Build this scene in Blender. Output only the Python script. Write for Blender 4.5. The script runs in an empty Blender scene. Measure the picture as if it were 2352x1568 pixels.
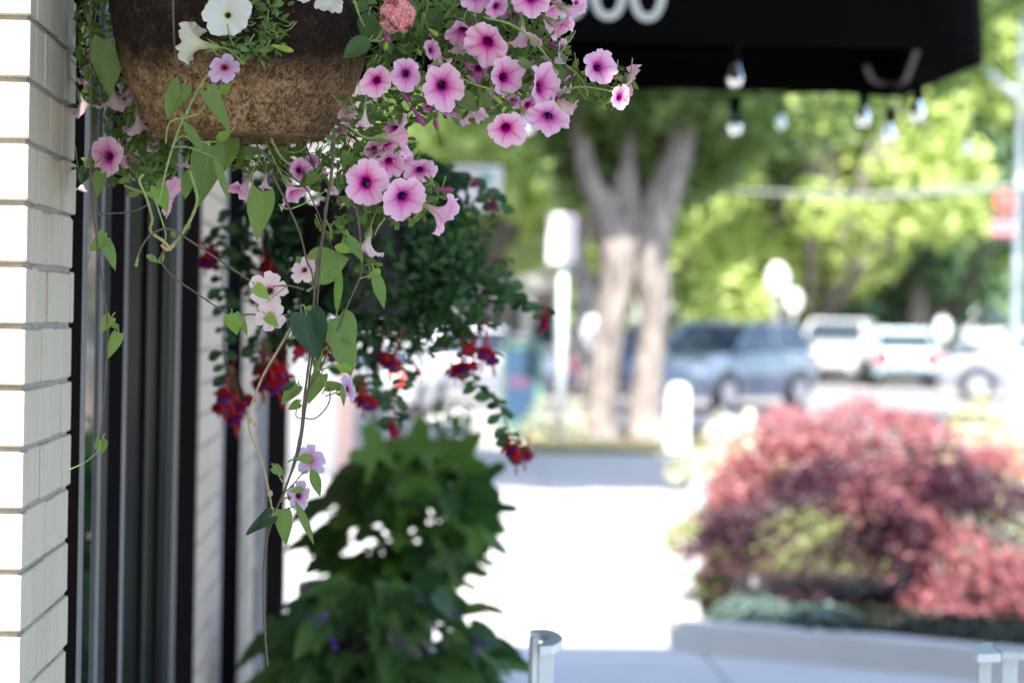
import bpy, bmesh, math, random
import numpy as np
from mathutils import Vector, Matrix, Quaternion
R = math.radians
PI = math.pi
rnd = random.Random(7)
nrg = np.random.default_rng(11)
scene = bpy.context.scene
COL = scene.collection

# ------------------------------------------------------------------ camera
FPX = 5273.0; W0, H0 = 2352.0, 1568.0          # measuring units of the photograph
EYE = Vector((0, 0, 1.65))
yaw, pitch, roll = R(2.87), R(0.728), R(1.1)
F = Vector((math.sin(yaw)*math.cos(pitch), math.cos(yaw)*math.cos(pitch), -math.sin(pitch)))
R0 = Vector((math.cos(yaw), -math.sin(yaw), 0))
U0 = R0.cross(F)
CR = R0*math.cos(roll) + U0*math.sin(roll)
CU = -R0*math.sin(roll) + U0*math.cos(roll)
cam_d = bpy.data.cameras.new('camera'); cam = bpy.data.objects.new('camera', cam_d); COL.objects.link(cam)
m = Matrix((CR, CU, -F)).transposed().to_4x4(); m.translation = EYE
cam.matrix_world = m
cam_d.sensor_width = 22.3; cam_d.lens = 50.0
cam_d.clip_start = 0.05; cam_d.clip_end = 2000
cam_d.dof.use_dof = True; cam_d.dof.focus_distance = 2.70; cam_d.dof.aperture_fstop = 2.6
scene.camera = cam

def ray(px, py):
    return F*FPX + CR*(px-1176) + CU*(784-py)
def at(px, py, d):
    v = ray(px, py); return EYE + v*(d/v.y)
def gnd(px, py, z=0.0):
    v = ray(px, py); return EYE + v*((z-EYE.z)/v.z)
def facing(fx, fy, fz):
    return (CR*fx + CU*fy - F*fz).normalized()

# ------------------------------------------------------------------ object helpers
def tag(o, label=None, cat=None, group=None, kind=None):
    if label: o['label'] = label
    if cat: o['category'] = cat
    if group: o['group'] = group
    if kind: o['kind'] = kind
    return o
def empty(name, loc=(0, 0, 0), rz=0.0, **k):
    o = bpy.data.objects.new(name, None); COL.objects.link(o)
    o.location = loc; o.rotation_euler = (0, 0, rz); o.empty_display_size = 0.1
    return tag(o, **k)
def link(name, me, mat=None, parent=None, loc=None, **k):
    o = bpy.data.objects.new(name, me); COL.objects.link(o)
    if mat is not None and len(me.materials) == 0:
        for mm in (mat if isinstance(mat, (list, tuple)) else [mat]): me.materials.append(mm)
    if parent is not None: o.parent = parent
    if loc is not None: o.location = loc
    return tag(o, **k)
def copy_tree(o, parent=None):
    c = o.copy(); COL.objects.link(c); c.parent = parent
    for ch in o.children: copy_tree(ch, c)
    return c

class MB:
    """collects vertices and faces of one mesh"""
    def __init__(s): s.v = []; s.f = []; s.a = []; s.mi = []; s.cur = 0
    def add(s, vs, fs, at_=None):
        n = len(s.v); s.v += [tuple(x) for x in vs]; s.f += [tuple(i+n for i in f) for f in fs]
        s.mi += [s.cur]*len(fs)
        s.a += ([tuple(x) for x in at_] if at_ is not None else [(0, 0, 0)]*len(vs))
    def box(s, x0, x1, y0, y1, z0, z1, rot=None, off=(0, 0, 0)):
        vs = [Vector((x, y, z)) for x in (x0, x1) for y in (y0, y1) for z in (z0, z1)]
        if rot is not None: vs = [rot @ v for v in vs]
        o = Vector(off); vs = [v+o for v in vs]
        s.add(vs, [(0, 1, 3, 2), (4, 6, 7, 5), (0, 4, 5, 1), (2, 3, 7, 6), (0, 2, 6, 4), (1, 5, 7, 3)])
    def tube(s, pts, rad, n=8, caps=True):
        pts = [Vector(p) for p in pts]
        if not isinstance(rad, (list, tuple)): rad = [rad]*len(pts)
        vs = []; up = None
        for i, p in enumerate(pts):
            t = (pts[min(i+1, len(pts)-1)] - pts[max(i-1, 0)])
            if t.length < 1e-9: t = Vector((0, 0, 1))
            t.normalize()
            if up is None:
                up = Vector((0, 0, 1)) if abs(t.z) < .9 else Vector((1, 0, 0))
            a = t.cross(up).normalized(); b = a.cross(t).normalized(); up = b
            for k in range(n):
                th = 2*PI*k/n
                vs.append(p + (a*math.cos(th) + b*math.sin(th))*rad[i])
        fs = [(i*n+k, i*n+(k+1) % n, (i+1)*n+(k+1) % n, (i+1)*n+k) for i in range(len(pts)-1) for k in range(n)]
        if caps: fs += [tuple(range(n-1, -1, -1)), tuple((len(pts)-1)*n+k for k in range(n))]
        s.add(vs, fs)
    def lathe(s, prof, n=24, off=(0, 0, 0), wob=None, caps=False):
        vs = []
        for i, (r, z) in enumerate(prof):
            for k in range(n):
                th = 2*PI*k/n; rr = r*(1+(wob(th, z) if wob else 0))
                vs.append((off[0]+rr*math.cos(th), off[1]+rr*math.sin(th), off[2]+z))
        fs = [(i*n+k, i*n+(k+1) % n, (i+1)*n+(k+1) % n, (i+1)*n+k) for i in range(len(prof)-1) for k in range(n)]
        if caps: fs += [tuple(range(n-1, -1, -1)), tuple((len(prof)-1)*n+k for k in range(n))]
        s.add(vs, fs)
    def ball(s, c, r, n=10, sz=(1, 1, 1)):
        vs = []; m_ = n//2
        for i in range(m_+1):
            ph = PI*i/m_
            for k in range(n):
                th = 2*PI*k/n
                vs.append((c[0]+r*sz[0]*math.sin(ph)*math.cos(th), c[1]+r*sz[1]*math.sin(ph)*math.sin(th), c[2]-r*sz[2]*math.cos(ph)))
        s.add(vs, [(i*n+k, i*n+(k+1) % n, (i+1)*n+(k+1) % n, (i+1)*n+k) for i in range(m_) for k in range(n)])
    def mesh(s, name='m', smooth=False, attr=False):
        me = bpy.data.meshes.new(name); me.from_pydata(s.v, [], s.f); 
        if max(s.mi, default=0) > 0:
            me.polygons.foreach_set('material_index', s.mi)
        if smooth: me.polygons.foreach_set('use_smooth', [True]*len(s.f))
        if attr:
            a = me.attributes.new('pr', 'FLOAT_VECTOR', 'POINT')
            a.data.foreach_set('vector', np.array(s.a, dtype=np.float32).ravel())
        me.update(); return me
    def build(s, name, mat, parent=None, loc=None, smooth=False, attr=False, bevel=0, **k):
        o = link(name, s.mesh(name, smooth, attr), mat, parent, loc, **k)
        if bevel:
            b = o.modifiers.new('bevel', 'BEVEL'); b.width = bevel; b.segments = 2; b.limit_method = 'ANGLE'
        return o

def smooth_path(pts, sub=6):
    """Catmull-Rom through points"""
    P = [Vector(p) for p in pts]
    if len(P) < 3: return P
    P = [P[0]*2-P[1]] + P + [P[-1]*2-P[-2]]
    out = []
    for i in range(1, len(P)-2):
        p0, p1, p2, p3 = P[i-1:i+3]
        for k in range(sub):
            t = k/sub
            out.append(.5*((2*p1) + (p2-p0)*t + (2*p0-5*p1+4*p2-p3)*t*t + (3*p1-p0-3*p2+p3)*t**3))
    out.append(P[-2]); return out

# ------------------------------------------------------------------ materials
class NT:
    def __init__(s, name):
        s.m = bpy.data.materials.new(name); s.m.use_nodes = True
        s.t = s.m.node_tree; s.t.nodes.clear()
        s.out = s.t.nodes.new('ShaderNodeOutputMaterial')
    def n(s, kind, **k):
        nd = s.t.nodes.new(kind)
        for a, b in k.items(): setattr(nd, a, b)
        return nd
    def l(s, a, b): s.t.links.new(a, b)
    def setin(s, nd, key, v):
        if hasattr(v, 'is_output') or isinstance(v, bpy.types.NodeSocket): s.l(v, nd.inputs[key])
        else: nd.inputs[key].default_value = v
    def math(s, op, a, b=None, c=None):
        nd = s.n('ShaderNodeMath', operation=op)
        s.setin(nd, 0, a)
        if b is not None: s.setin(nd, 1, b)
        if c is not None: s.setin(nd, 2, c)
        return nd.outputs[0]
    def mix(s, fac, a, b, kind='MIX'):
        nd = s.n('ShaderNodeMix', data_type='RGBA', blend_type=kind)
        s.setin(nd, 0, fac)
        for idx, v in ((6, a), (7, b)):
            if isinstance(v, bpy.types.NodeSocket): s.l(v, nd.inputs[idx])
            else: nd.inputs[idx].default_value = (*v, 1) if len(v) == 3 else v
        return nd.outputs[2]
    def ramp(s, fac, stops, interp='LINEAR'):
        nd = s.n('ShaderNodeValToRGB'); cr = nd.color_ramp; cr.interpolation = interp
        while len(cr.elements) < len(stops): cr.elements.new(.5)
        for e, (p, c) in zip(cr.elements, stops):
            e.position = p; e.color = (*c, 1) if len(c) == 3 else c
        s.l(fac, nd.inputs[0]); return nd.outputs[0]
    def noise(s, scale, detail=4, vec=None, rough=.55, coord='Object', dist=0.0):
        nd = s.n('ShaderNodeTexNoise'); nd.inputs['Scale'].default_value = scale
        nd.inputs['Detail'].default_value = detail; nd.inputs['Roughness'].default_value = rough
        nd.inputs['Distortion'].default_value = dist
        if vec is None: vec = s.coord(coord)
        s.l(vec, nd.inputs['Vector']); return nd.outputs[0]
    def coord(s, which='Object'):
        return s.n('ShaderNodeTexCoord').outputs[which]
    def scalev(s, vec, sc):
        nd = s.n('ShaderNodeMapping'); nd.inputs['Scale'].default_value = sc; s.l(vec, nd.inputs[0]); return nd.outputs[0]
    def bump(s, h, strength=.3, dist=.01):
        nd = s.n('ShaderNodeBump'); nd.inputs['Strength'].default_value = strength; nd.inputs['Distance'].default_value = dist
        s.l(h, nd.inputs['Height']); return nd.outputs[0]
    def bsdf(s, col, rough=.5, metal=0.0, normal=None, spec=.5, trans=0.0, transl=0.0, tcol=None, coat=0.0, emis=None, ior=1.45):
        b = s.n('ShaderNodeBsdfPrincipled')
        if isinstance(col, bpy.types.NodeSocket): s.l(col, b.inputs['Base Color'])
        else: b.inputs['Base Color'].default_value = (*col, 1)
        s.setin(b, 'Roughness', rough); s.setin(b, 'Metallic', metal)
        b.inputs['Specular IOR Level'].default_value = spec
        b.inputs['Transmission Weight'].default_value = trans
        b.inputs['Coat Weight'].default_value = coat; b.inputs['IOR'].default_value = ior
        if normal is not None: s.l(normal, b.inputs['Normal'])
        if emis: b.inputs['Emission Color'].default_value = (*emis[0], 1); b.inputs['Emission Strength'].default_value = emis[1]
        sh = b.outputs[0]
        if transl > 0:
            t = s.n('ShaderNodeBsdfTranslucent')
            c = tcol if tcol is not None else col
            if isinstance(c, bpy.types.NodeSocket): s.l(c, t.inputs[0])
            else: t.inputs[0].default_value = (*c, 1)
            mx = s.n('ShaderNodeMixShader'); mx.inputs[0].default_value = transl
            s.l(sh, mx.inputs[1]); s.l(t.outputs[0], mx.inputs[2]); sh = mx.outputs[0]
        s.l(sh, s.out.inputs[0]); return s.m

def simple(name, col, rough=.5, metal=0.0, var=.12, scale=20, bump=0.0, **k):
    t = NT(name)
    nz = t.noise(scale, 5)
    c = t.mix(nz, tuple(x*(1-var) for x in col), tuple(min(1, x*(1+var)) for x in col))
    nrm = t.bump(t.noise(scale*4, 3), bump, .004) if bump else None
    return t.bsdf(c, rough, metal, normal=nrm, **k)

def leaf_mat(name, c0, c1, transl=.35, rough=.45, tboost=1.6, veins=False, vcol=(.25, .38, .12), spec=.4):
    t = NT(name)
    isl = t.n('ShaderNodeNewGeometry').outputs['Random Per Island']
    oi = t.n('ShaderNodeObjectInfo').outputs['Random']
    f = t.math('FRACT', t.math('ADD', isl, oi))
    c = t.mix(f, c0, c1)
    c = t.mix(t.math('MULTIPLY', t.noise(60, 3), .35), c, tuple(x*.55 for x in c0))
    nrm = None
    if veins:
        a = t.n('ShaderNodeAttribute', attribute_name='pr'); sp = t.n('ShaderNodeSeparateXYZ'); t.l(a.outputs['Vector'], sp.inputs[0])
        u, v = sp.outputs[0], sp.outputs[1]           # u along, v across -1..1
        av = t.math('ABSOLUTE', v)
        mid = t.math('SUBTRACT', 1.0, t.math('MULTIPLY', av, 22)); mid = t.math('MAXIMUM', mid, 0.0)
        ph = t.math('SUBTRACT', t.math('MULTIPLY', u, 6.0), t.math('MULTIPLY', av, 2.2))
        w = t.math('ABSOLUTE', t.math('SINE', t.math('MULTIPLY', ph, PI)))
        side = t.math('MAXIMUM', t.math('SUBTRACT', 1.0, t.math('MULTIPLY', w, 7.0)), 0.0)
        vv = t.math('MINIMUM', t.math('ADD', mid, t.math('MULTIPLY', side, .5)), 1.0)
        c = t.mix(t.math('MULTIPLY', vv, .8), c, vcol)
        c = t.mix(t.ramp(t.noise(42, 2), [(.70, (0, 0, 0)), (.76, (.75, .75, .75))]), c, (.42, .40, .16))
        nrm = t.bump(t.math('ADD', vv, t.noise(120, 2)), .45, .002)
    tc = t.mix(1.0, c, (tboost, tboost*1.0, tboost*.5), 'MULTIPLY')
    return t.bsdf(c, rough, normal=nrm, transl=transl, tcol=tc, spec=spec)

def petal_mat(name, stops, back_stops, vein_col, vein_amt=.8, star=.9, transl=.35, hue=0.0, flare=.75):
    t = NT(name)
    a = t.n('ShaderNodeAttribute', attribute_name='pr')
    sp = t.n('ShaderNodeSeparateXYZ'); t.l(a.outputs['Vector'], sp.inputs[0])
    x, y = sp.outputs[0], sp.outputs[1]
    rad = t.math('SQRT', t.math('ADD', t.math('MULTIPLY', x, x), t.math('MULTIPLY', y, y)))
    ang = t.math('ARCTAN2', y, x)
    oi = t.n('ShaderNodeObjectInfo').outputs['Random']
    nz = t.noise(5, 3, vec=a.outputs['Vector'])
    radw = t.math('ADD', t.math('MULTIPLY', rad, t.math('ADD', .94, t.math('MULTIPLY', oi, .26))), t.math('MULTIPLY', t.math('SUBTRACT', nz, .5), .16))
    col = t.ramp(radw, stops)
    # star of five mid veins and fine branching veins
    cs = t.math('ABSOLUTE', t.math('COSINE', t.math('MULTIPLY', ang, 2.5)))
    st = t.math('POWER', cs, 34.0)
    wob = t.math('MULTIPLY', t.noise(3.0, 2, vec=a.outputs['Vector']), 5.0)
    sn = t.math('ABSOLUTE', t.math('SINE', t.math('ADD', t.math('MULTIPLY', ang, 17.0), wob)))
    fine = t.math('POWER', t.math('SUBTRACT', 1.0, sn), 5.0)
    fall = t.math('MAXIMUM', t.math('SUBTRACT', 1.08, rad), 0.0)
    v = t.math('ADD', t.math('MULTIPLY', st, star), t.math('MULTIPLY', fine, vein_amt))
    v = t.math('MINIMUM', t.math('MULTIPLY', v, fall), 1.0)
    front = t.mix(v, col, vein_col)
    back = t.ramp(rad, back_stops)
    back = t.mix(t.math('MULTIPLY', v, .75), back, tuple(c*.9 for c in vein_col))
    bf = t.n('ShaderNodeNewGeometry').outputs['Backfacing']
    c = t.mix(bf, front, back)
    hs = t.n('ShaderNodeHueSaturation'); t.l(c, hs.inputs['Color'])
    t.l(t.math('ADD', .5-hue/2, t.math('MULTIPLY', oi, hue)), hs.inputs['Hue'])
    t.l(t.math('ADD', .88, t.math('MULTIPLY', oi, .22)), hs.inputs['Saturation'])
    c = hs.outputs[0]
    nrm = t.bump(t.math('ADD', v, nz), .25, .002)
    return t.bsdf(c, .55, normal=nrm, transl=transl, spec=.25)

M = {}
dark = (.012, .003, .02)
M['pink'] = petal_mat('pink_petal',
    [(0, dark), (.17, (.03, .004, .06)), (.235, (.30, .015, .22)), (.33, (.66, .06, .42)), (.50, (.84, .28, .58)), (.72, (.90, .50, .72)), (1, (.92, .62, .80))],
    [(0, (.48, .50, .22)), (.20, (.62, .50, .42)), (.32, (.74, .48, .55)), (1, (.86, .46, .64))], (.60, .03, .36), .8, 1.0, hue=.035)
M['pale'] = petal_mat('pale_pink_petal',
    [(0, (.5, .5, .2)), (.2, (.45, .20, .40)), (.4, (.84, .52, .70)), (1, (.90, .64, .80))],
    [(0, (.5, .52, .25)), (.25, (.76, .64, .58)), (1, (.88, .60, .70))], (.48, .08, .36), .5, .5, hue=.03)
M['white'] = petal_mat('white_petal',
    [(0, (.25, .27, .01)), (.17, (.45, .42, .03)), (.235, (.66, .68, .30)), (.38, (.62, .66, .58)), (1, (.66, .69, .66))],
    [(0, (.45, .52, .18)), (.3, (.60, .60, .44)), (1, (.64, .62, .52))], (.66, .70, .50), .3, .4, transl=.25)
M['vineflower'] = petal_mat('vine_flower_petal',
    [(0, dark), (.15, (.03, .002, .01)), (.20, (.22, .008, .07)), (.30, (.62, .30, .38)), (.5, (.80, .62, .62)), (1, (.82, .68, .68))],
    [(0, (.4, .05, .2)), (.3, (.70, .50, .55)), (1, (.80, .64, .66))], (.66, .40, .48), .25, .3, transl=.3)
M['lilacflower'] = petal_mat('lilac_vine_flower_petal',
    [(0, dark), (.17, (.03, .002, .02)), (.25, (.30, .02, .14)), (.45, (.60, .26, .42)), (.8, (.55, .42, .60)), (1, (.55, .46, .66))],
    [(0, (.4, .05, .2)), (.3, (.55, .36, .50)), (1, (.60, .46, .66))], (.45, .12, .34), .4, .6, transl=.3)
M['coral'] = petal_mat('coral_petal',
    [(0, (.5, .45, .05)), (.2, (.75, .65, .35)), (.38, (.86, .62, .50)), (.55, (.80, .10, .15)), (.82, (.82, .16, .22)), (1, (.95, .72, .70))],
    [(0, (.7, .3, .3)), (1, (.7, .2, .25))], (.8, .12, .16), .2, .1, transl=.25, hue=.02)
M['leaf'] = leaf_mat('petunia_leaf', (.050, .110, .022), (.17, .27, .07), .35, tboost=1.7)
M['brightleaf'] = leaf_mat('lime_leaf', (.16, .30, .04), (.24, .38, .06), .4)
M['vineleaf'] = leaf_mat('vine_leaf', (.14, .24, .065), (.20, .32, .09), .45, veins=True, vcol=(.26, .38, .15))
M['darkvineleaf'] = leaf_mat('dark_vine_leaf', (.012, .045, .018), (.016, .055, .022), .12, veins=True, vcol=(.03, .08, .03))
M['verbenaleaf'] = leaf_mat('verbena_leaf', (.035, .095, .025), (.06, .13, .035), .25, veins=True, vcol=(.10, .20, .06))
M['stem'] = simple('green_stem', (.20, .28, .08), .6, var=.3, scale=80)
M['brownstem'] = simple('brown_stem', (.10, .075, .05), .7, var=.4, scale=60)
M['drystem'] = simple('dry_stem', (.34, .28, .13), .75, var=.3, scale=60)
M['purplebud'] = simple('purple_bud', (.22, .03, .14), .5, var=.4, scale=120)
M['limebud'] = simple('lime_bud', (.35, .45, .06), .5, var=.2, scale=60, transl=.3)

# coir basket
t = NT('coir'); co = t.coord('Object')
n1 = t.noise(95, 8, vec=t.scalev(co, (1, 1, .8)), rough=.78, dist=1.6)
n2 = t.noise(260, 4, vec=co, rough=.7)
n3 = t.noise(9, 3, vec=co)
n4 = t.noise(38, 5, vec=co, rough=.65, dist=.6)
fib = t.math('ADD', t.math('MULTIPLY', n1, .62), t.math('MULTIPLY', n2, .38))
fib = t.math('ADD', t.math('MULTIPLY', fib, .75), t.math('MULTIPLY', n4, .25))
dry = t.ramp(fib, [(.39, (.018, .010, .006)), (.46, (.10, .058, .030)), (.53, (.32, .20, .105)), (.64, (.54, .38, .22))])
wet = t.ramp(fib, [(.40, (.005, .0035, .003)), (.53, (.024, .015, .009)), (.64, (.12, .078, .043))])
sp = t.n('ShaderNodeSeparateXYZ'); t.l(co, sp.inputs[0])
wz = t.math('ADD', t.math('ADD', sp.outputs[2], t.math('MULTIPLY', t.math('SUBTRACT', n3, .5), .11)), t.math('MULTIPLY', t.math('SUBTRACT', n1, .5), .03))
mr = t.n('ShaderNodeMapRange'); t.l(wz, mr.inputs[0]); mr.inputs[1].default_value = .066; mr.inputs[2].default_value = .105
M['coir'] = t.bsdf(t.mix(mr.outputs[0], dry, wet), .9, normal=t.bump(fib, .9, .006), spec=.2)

def brick_mat(name, base, dirt):
    t = NT(name); co = t.coord('Object')
    isl = t.n('ShaderNodeNewGeometry').outputs['Random Per Island']
    c = t.mix(isl, tuple(x*.93 for x in base), base)
    streak = t.noise(14, 5, vec=t.scalev(co, (1, 6, .35)), rough=.6)
    c = t.mix(t.ramp(streak, [(.45, (0, 0, 0)), (.75, (.55, .55, .55))]), c, dirt)
    sp_ = t.ramp(t.noise(160, 3, vec=co), [(.62, (0, 0, 0)), (.72, (.5, .5, .5))])
    c = t.mix(sp_, c, tuple(x*.6 for x in base))
    c = t.mix(t.ramp(t.noise(34, 6, vec=t.scalev(co, (1, 1, 1.6)), rough=.7), [(.66, (0, 0, 0)), (.70, (.8, .8, .8))]), c, tuple(x*.45 for x in base))
    return t.bsdf(c, .55, normal=t.bump(t.math('ADD', t.noise(220, 4, vec=co), t.noise(30, 4, vec=co)), .5, .003), spec=.4)
M['brick'] = brick_mat('painted_brick', (.56, .50, .385), (.37, .315, .23))
M['brickpink'] = brick_mat('painted_brick_warm', (.60, .49, .40), (.40, .33, .27))
M['mortar'] = simple('painted_mortar', (.30, .285, .25), .85, var=.5, scale=50, bump=.5)
M['bronze'] = simple('bronze_frame', (.010, .008, .0075), .55, 0.0, var=.2, scale=30, spec=.0)
M['greyframe'] = simple('dark_grey_frame', (.028, .031, .032), .5, 0.0, var=.2, scale=30, spec=.05)
M['black'] = simple('black_paint', (.006, .006, .007), .8, var=.3, scale=30, spec=.0)
M['alu'] = simple('brushed_aluminium', (.15, .15, .155), .5, .3, var=.1, scale=60)
t = NT('glass_pane'); M['glass'] = t.bsdf(t.mix(t.noise(3, 3), (.008, .014, .012), (.018, .028, .024)), .04, spec=.35)
M['darkpane'] = simple('dark_rippled_pane', (.009, .012, .0105), .45, var=.4, scale=5, spec=.012)
M['curtain'] = simple('dark_curtain', (.03, .027, .025), .8, var=.4, scale=8)
t = NT('awning_fabric'); M['awning'] = t.bsdf(t.mix(t.noise(6, 4), (.0025, .0028, .0030), (.0045, .0048, .005)), .9, spec=.05, normal=t.bump(t.noise(400, 2), .2, .001))
M['digit'] = simple('white_number_print', (.80, .86, .87), .6, var=.05)
M['steel'] = simple('galvanised_tube', (.085, .068, .066), .6, .0)
M['whitepaint'] = simple('white_metal_paint', (.72, .76, .78), .35, var=.05, scale=12)
M['chairpaint'] = simple('pale_chair_paint', (.60, .66, .68), .32, var=.06, scale=12)
t = NT('clear_bulb'); M['bulb'] = t.bsdf((.95, .97, .98), .02, trans=1.0, ior=1.25)
t = NT('filament'); M['filament'] = t.bsdf((.5, .4, .3), .4, .5)

def ground_mat(name, a, b, scale=3, bump=.3, rough=.85):
    t = NT(name); co = t.coord('Object')
    c = t.mix(t.noise(scale, 6, vec=co), a, b)
    c = t.mix(t.ramp(t.noise(scale*30, 4, vec=co), [(.5, (0, 0, 0)), (.75, (.35, .35, .35))]), c, tuple(x*.5 for x in a))
    return t.bsdf(c, rough, normal=t.bump(t.noise(scale*60, 3, vec=co), bump, .003), spec=.3)
M['concrete'] = ground_mat('concrete', (.40, .39, .38), (.50, .49, .47))
M['asphalt'] = ground_mat('asphalt', (.21, .20, .205), (.28, .265, .27), 1.2)
M['earth'] = ground_mat('earth', (.025, .02, .013), (.05, .04, .025), 5)
M['grassy'] = ground_mat('verge_soil_grass', (.05, .055, .03), (.14, .13, .07), 3)
M['kerb'] = ground_mat('kerb_concrete', (.36, .35, .34), (.46, .45, .43), 4)
M['stucco'] = ground_mat('cream_stucco', (.62, .56, .50), (.68, .62, .56), 2)
M['pinkbrick'] = ground_mat('pink_brick', (.48, .30, .25), (.58, .40, .34), 8)
t = NT('road_paint'); M['roadpaint'] = t.bsdf((.75, .75, .73), .7)
M['bark'] = None
t = NT('bark'); co = t.coord('Object')
bn = t.noise(4, 7, vec=t.scalev(co, (2.6, 2.6, .5)), rough=.75)
M['bark'] = t.bsdf(t.ramp(bn, [(.3, (.06, .05, .05)), (.47, (.19, .165, .155)), (.66, (.42, .38, .345))]), .9, normal=t.bump(bn, .8, .03), spec=.2)
M['tree_a'] = leaf_mat('tree_leaves_bright', (.36, .46, .15), (.58, .66, .28), .4, tboost=1.35)
M['tree_b'] = leaf_mat('tree_leaves_mid', (.24, .35, .11), (.42, .52, .20), .4, tboost=1.4)
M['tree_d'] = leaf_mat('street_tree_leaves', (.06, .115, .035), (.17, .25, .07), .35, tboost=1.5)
M['tree_c'] = leaf_mat('tree_leaves_deep', (.09, .17, .10), (.18, .29, .14), .3)
M['fuchsialeaf'] = leaf_mat('fuchsia_leaf', (.016, .060, .026), (.085, .19, .070), .35, spec=.35, rough=.45)
M['potleaf'] = leaf_mat('lobed_leaf', (.026, .08, .025), (.15, .28, .045), .45, tboost=2.0)
M['hostaleaf'] = leaf_mat('broad_leaf', (.026, .082, .028), (.15, .27, .08), .4)
M['maple_top'] = leaf_mat('sunlit_maple_leaf', (.18, .032, .055), (.68, .30, .33), .4, tboost=1.2)  # pink put into the top leaves to stand for sunlight
M['maple_in'] = leaf_mat('shaded_maple_leaf', (.032, .010, .034), (.11, .030, .055), .3, tboost=1.2)  # inner leaves coloured dark to stand for shade
M['limeplant'] = leaf_mat('lime_shrub_leaf', (.19, .24, .07), (.40, .42, .20), .4)
M['yellowplant'] = leaf_mat('yellow_shrub_leaf', (.50, .47, .16), (.70, .62, .24), .3, tboost=1.2)
M['creamplant'] = leaf_mat('cream_ground_leaf', (.50, .50, .34), (.68, .64, .48), .2, tboost=1.1)
M['shadedsilver'] = leaf_mat('shaded_silver_leaf', (.07, .12, .105), (.13, .19, .165), .2)  # silver leaf colour darkened, as if the front mounds lay in shade
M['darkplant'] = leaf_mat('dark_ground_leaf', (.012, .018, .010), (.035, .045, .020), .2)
M['greyplant'] = leaf_mat('grey_green_leaf', (.16, .22, .19), (.28, .35, .31), .2)
M['fred'] = leaf_mat('fuchsia_red', (.50, .008, .014), (.68, .03, .04), .35, tboost=1.3)
M['fpurple'] = leaf_mat('fuchsia_purple', (.10, .008, .15), (.22, .02, .20), .3, tboost=1.2)
M['violet'] = leaf_mat('violet_petal', (.10, .03, .30), (.20, .08, .45), .3, tboost=1.2)
M['pot'] = simple('black_glazed_pot', (.014, .013, .014), .35, var=.3)
M['newsgreen'] = simple('pale_green_box', (.15, .28, .22), .45, var=.1)
M['newsblue'] = simple('blue_poster', (.03, .075, .14), .5, var=.4, scale=6)
M['newsred'] = simple('red_poster_print', (.13, .07, .13), .5, var=.2, scale=6)
M['hydrant'] = simple('cream_yellow_paint', (.72, .66, .48), .4)
M['orange'] = simple('orange_paint', (.72, .42, .20), .4)
M['signwhite'] = simple('sign_white', (.70, .70, .72), .5, var=.04)
M['signgrey'] = simple('sign_grey', (.36, .35, .37), .5, var=.1)
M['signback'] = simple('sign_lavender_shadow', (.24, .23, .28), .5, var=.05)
M['mastgrey'] = simple('weathered_mast', (.17, .19, .18), .6)
M['signgreyback'] = simple('pale_lavender_sign', (.46, .44, .47), .5, var=.05)
M['signgreen'] = simple('sign_green', (.04, .20, .12), .5)
M['signred'] = simple('sign_red', (.55, .20, .22), .5)
t = NT('red_signal_lamp'); M['redlamp'] = t.bsdf((.6, .05, .04), .4, emis=((1, .25, .2), .35))
M['signalbody'] = simple('signal_housing', (.10, .09, .08), .5)
M['tyre'] = simple('tyre_rubber', (.018, .018, .020), .8)
M['rim'] = simple('wheel_rim', (.38, .38, .42), .35, .6)
def paint(name, c): t = NT(name); return t.bsdf(t.mix(t.noise(1.5, 2), tuple(x*.95 for x in c), c), .28, metal=.35, coat=.6)
M['silver'] = paint('silver_blue_paint', (.15, .185, .245))
M['carwhite'] = paint('white_paint', (.80, .80, .80))
M['carice'] = paint('ice_blue_paint', (.50, .66, .74))
M['cardark'] = paint('dark_blue_paint', (.03, .05, .10))
M['cargrey'] = paint('grey_paint', (.30, .32, .37))
t = NT('car_glass'); M['carglass'] = t.bsdf(t.mix(t.noise(1, 2), (.02, .03, .05), (.03, .045, .07)), .05, spec=.6)
M['taillight'] = simple('tail_light_red', (.70, .03, .03), .3, var=.1)
M['headlight'] = simple('headlight_clear', (.75, .78, .8), .15, var=.05)

# ------------------------------------------------------------------ world and sun
EL, AZL = 55.0, 3.0                                # sun behind the viewer, a touch to the left
w = bpy.data.worlds.new('World'); scene.world = w; w.use_nodes = True
nt = w.node_tree; bg = nt.nodes['Background']; sky = nt.nodes.new('ShaderNodeTexSky'); sky.sky_type = 'NISHITA'
sky.sun_disc = False; sky.sun_elevation = R(EL); sky.sun_rotation = R(180+AZL); sky.air_density = 1.0; sky.dust_density = 1.2
nt.links.new(sky.outputs[0], bg.inputs[0]); bg.inputs[1].default_value = .15
sl = bpy.data.lights.new('sun', 'SUN'); sl.energy = 4.2; sl.angle = R(.5); sl.color = (1, .95, .87)
so = bpy.data.objects.new('sun', sl); COL.objects.link(so)
sun_from = Vector((-math.sin(R(AZL))*math.cos(R(EL)), -math.cos(R(AZL))*math.cos(R(EL)), math.sin(R(EL))))
so.rotation_euler = sun_from.to_track_quat('Z', 'Y').to_euler()
DISP = 1/math.tan(R(EL))

# ------------------------------------------------------------------ ground, road
def sheet(name, pts, z, mat, sub=0):
    b = MB(); b.add([(x, y, z) for x, y in pts], [tuple(range(len(pts)))])
    return b.build(name, mat, kind='structure')
sheet('ground', [(-400, -60), (400, -60), (400, 700), (-400, 700)], -.12, M['earth'])
sheet('road', [(-200, 34.5), (250, 34.5), (250, 78), (-200, 78)], -.10, M['asphalt'])
sheet('street', [(5.6, -40), (16, -40), (16, 34.5), (5.6, 34.5)], -.10, M['asphalt'])
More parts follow.
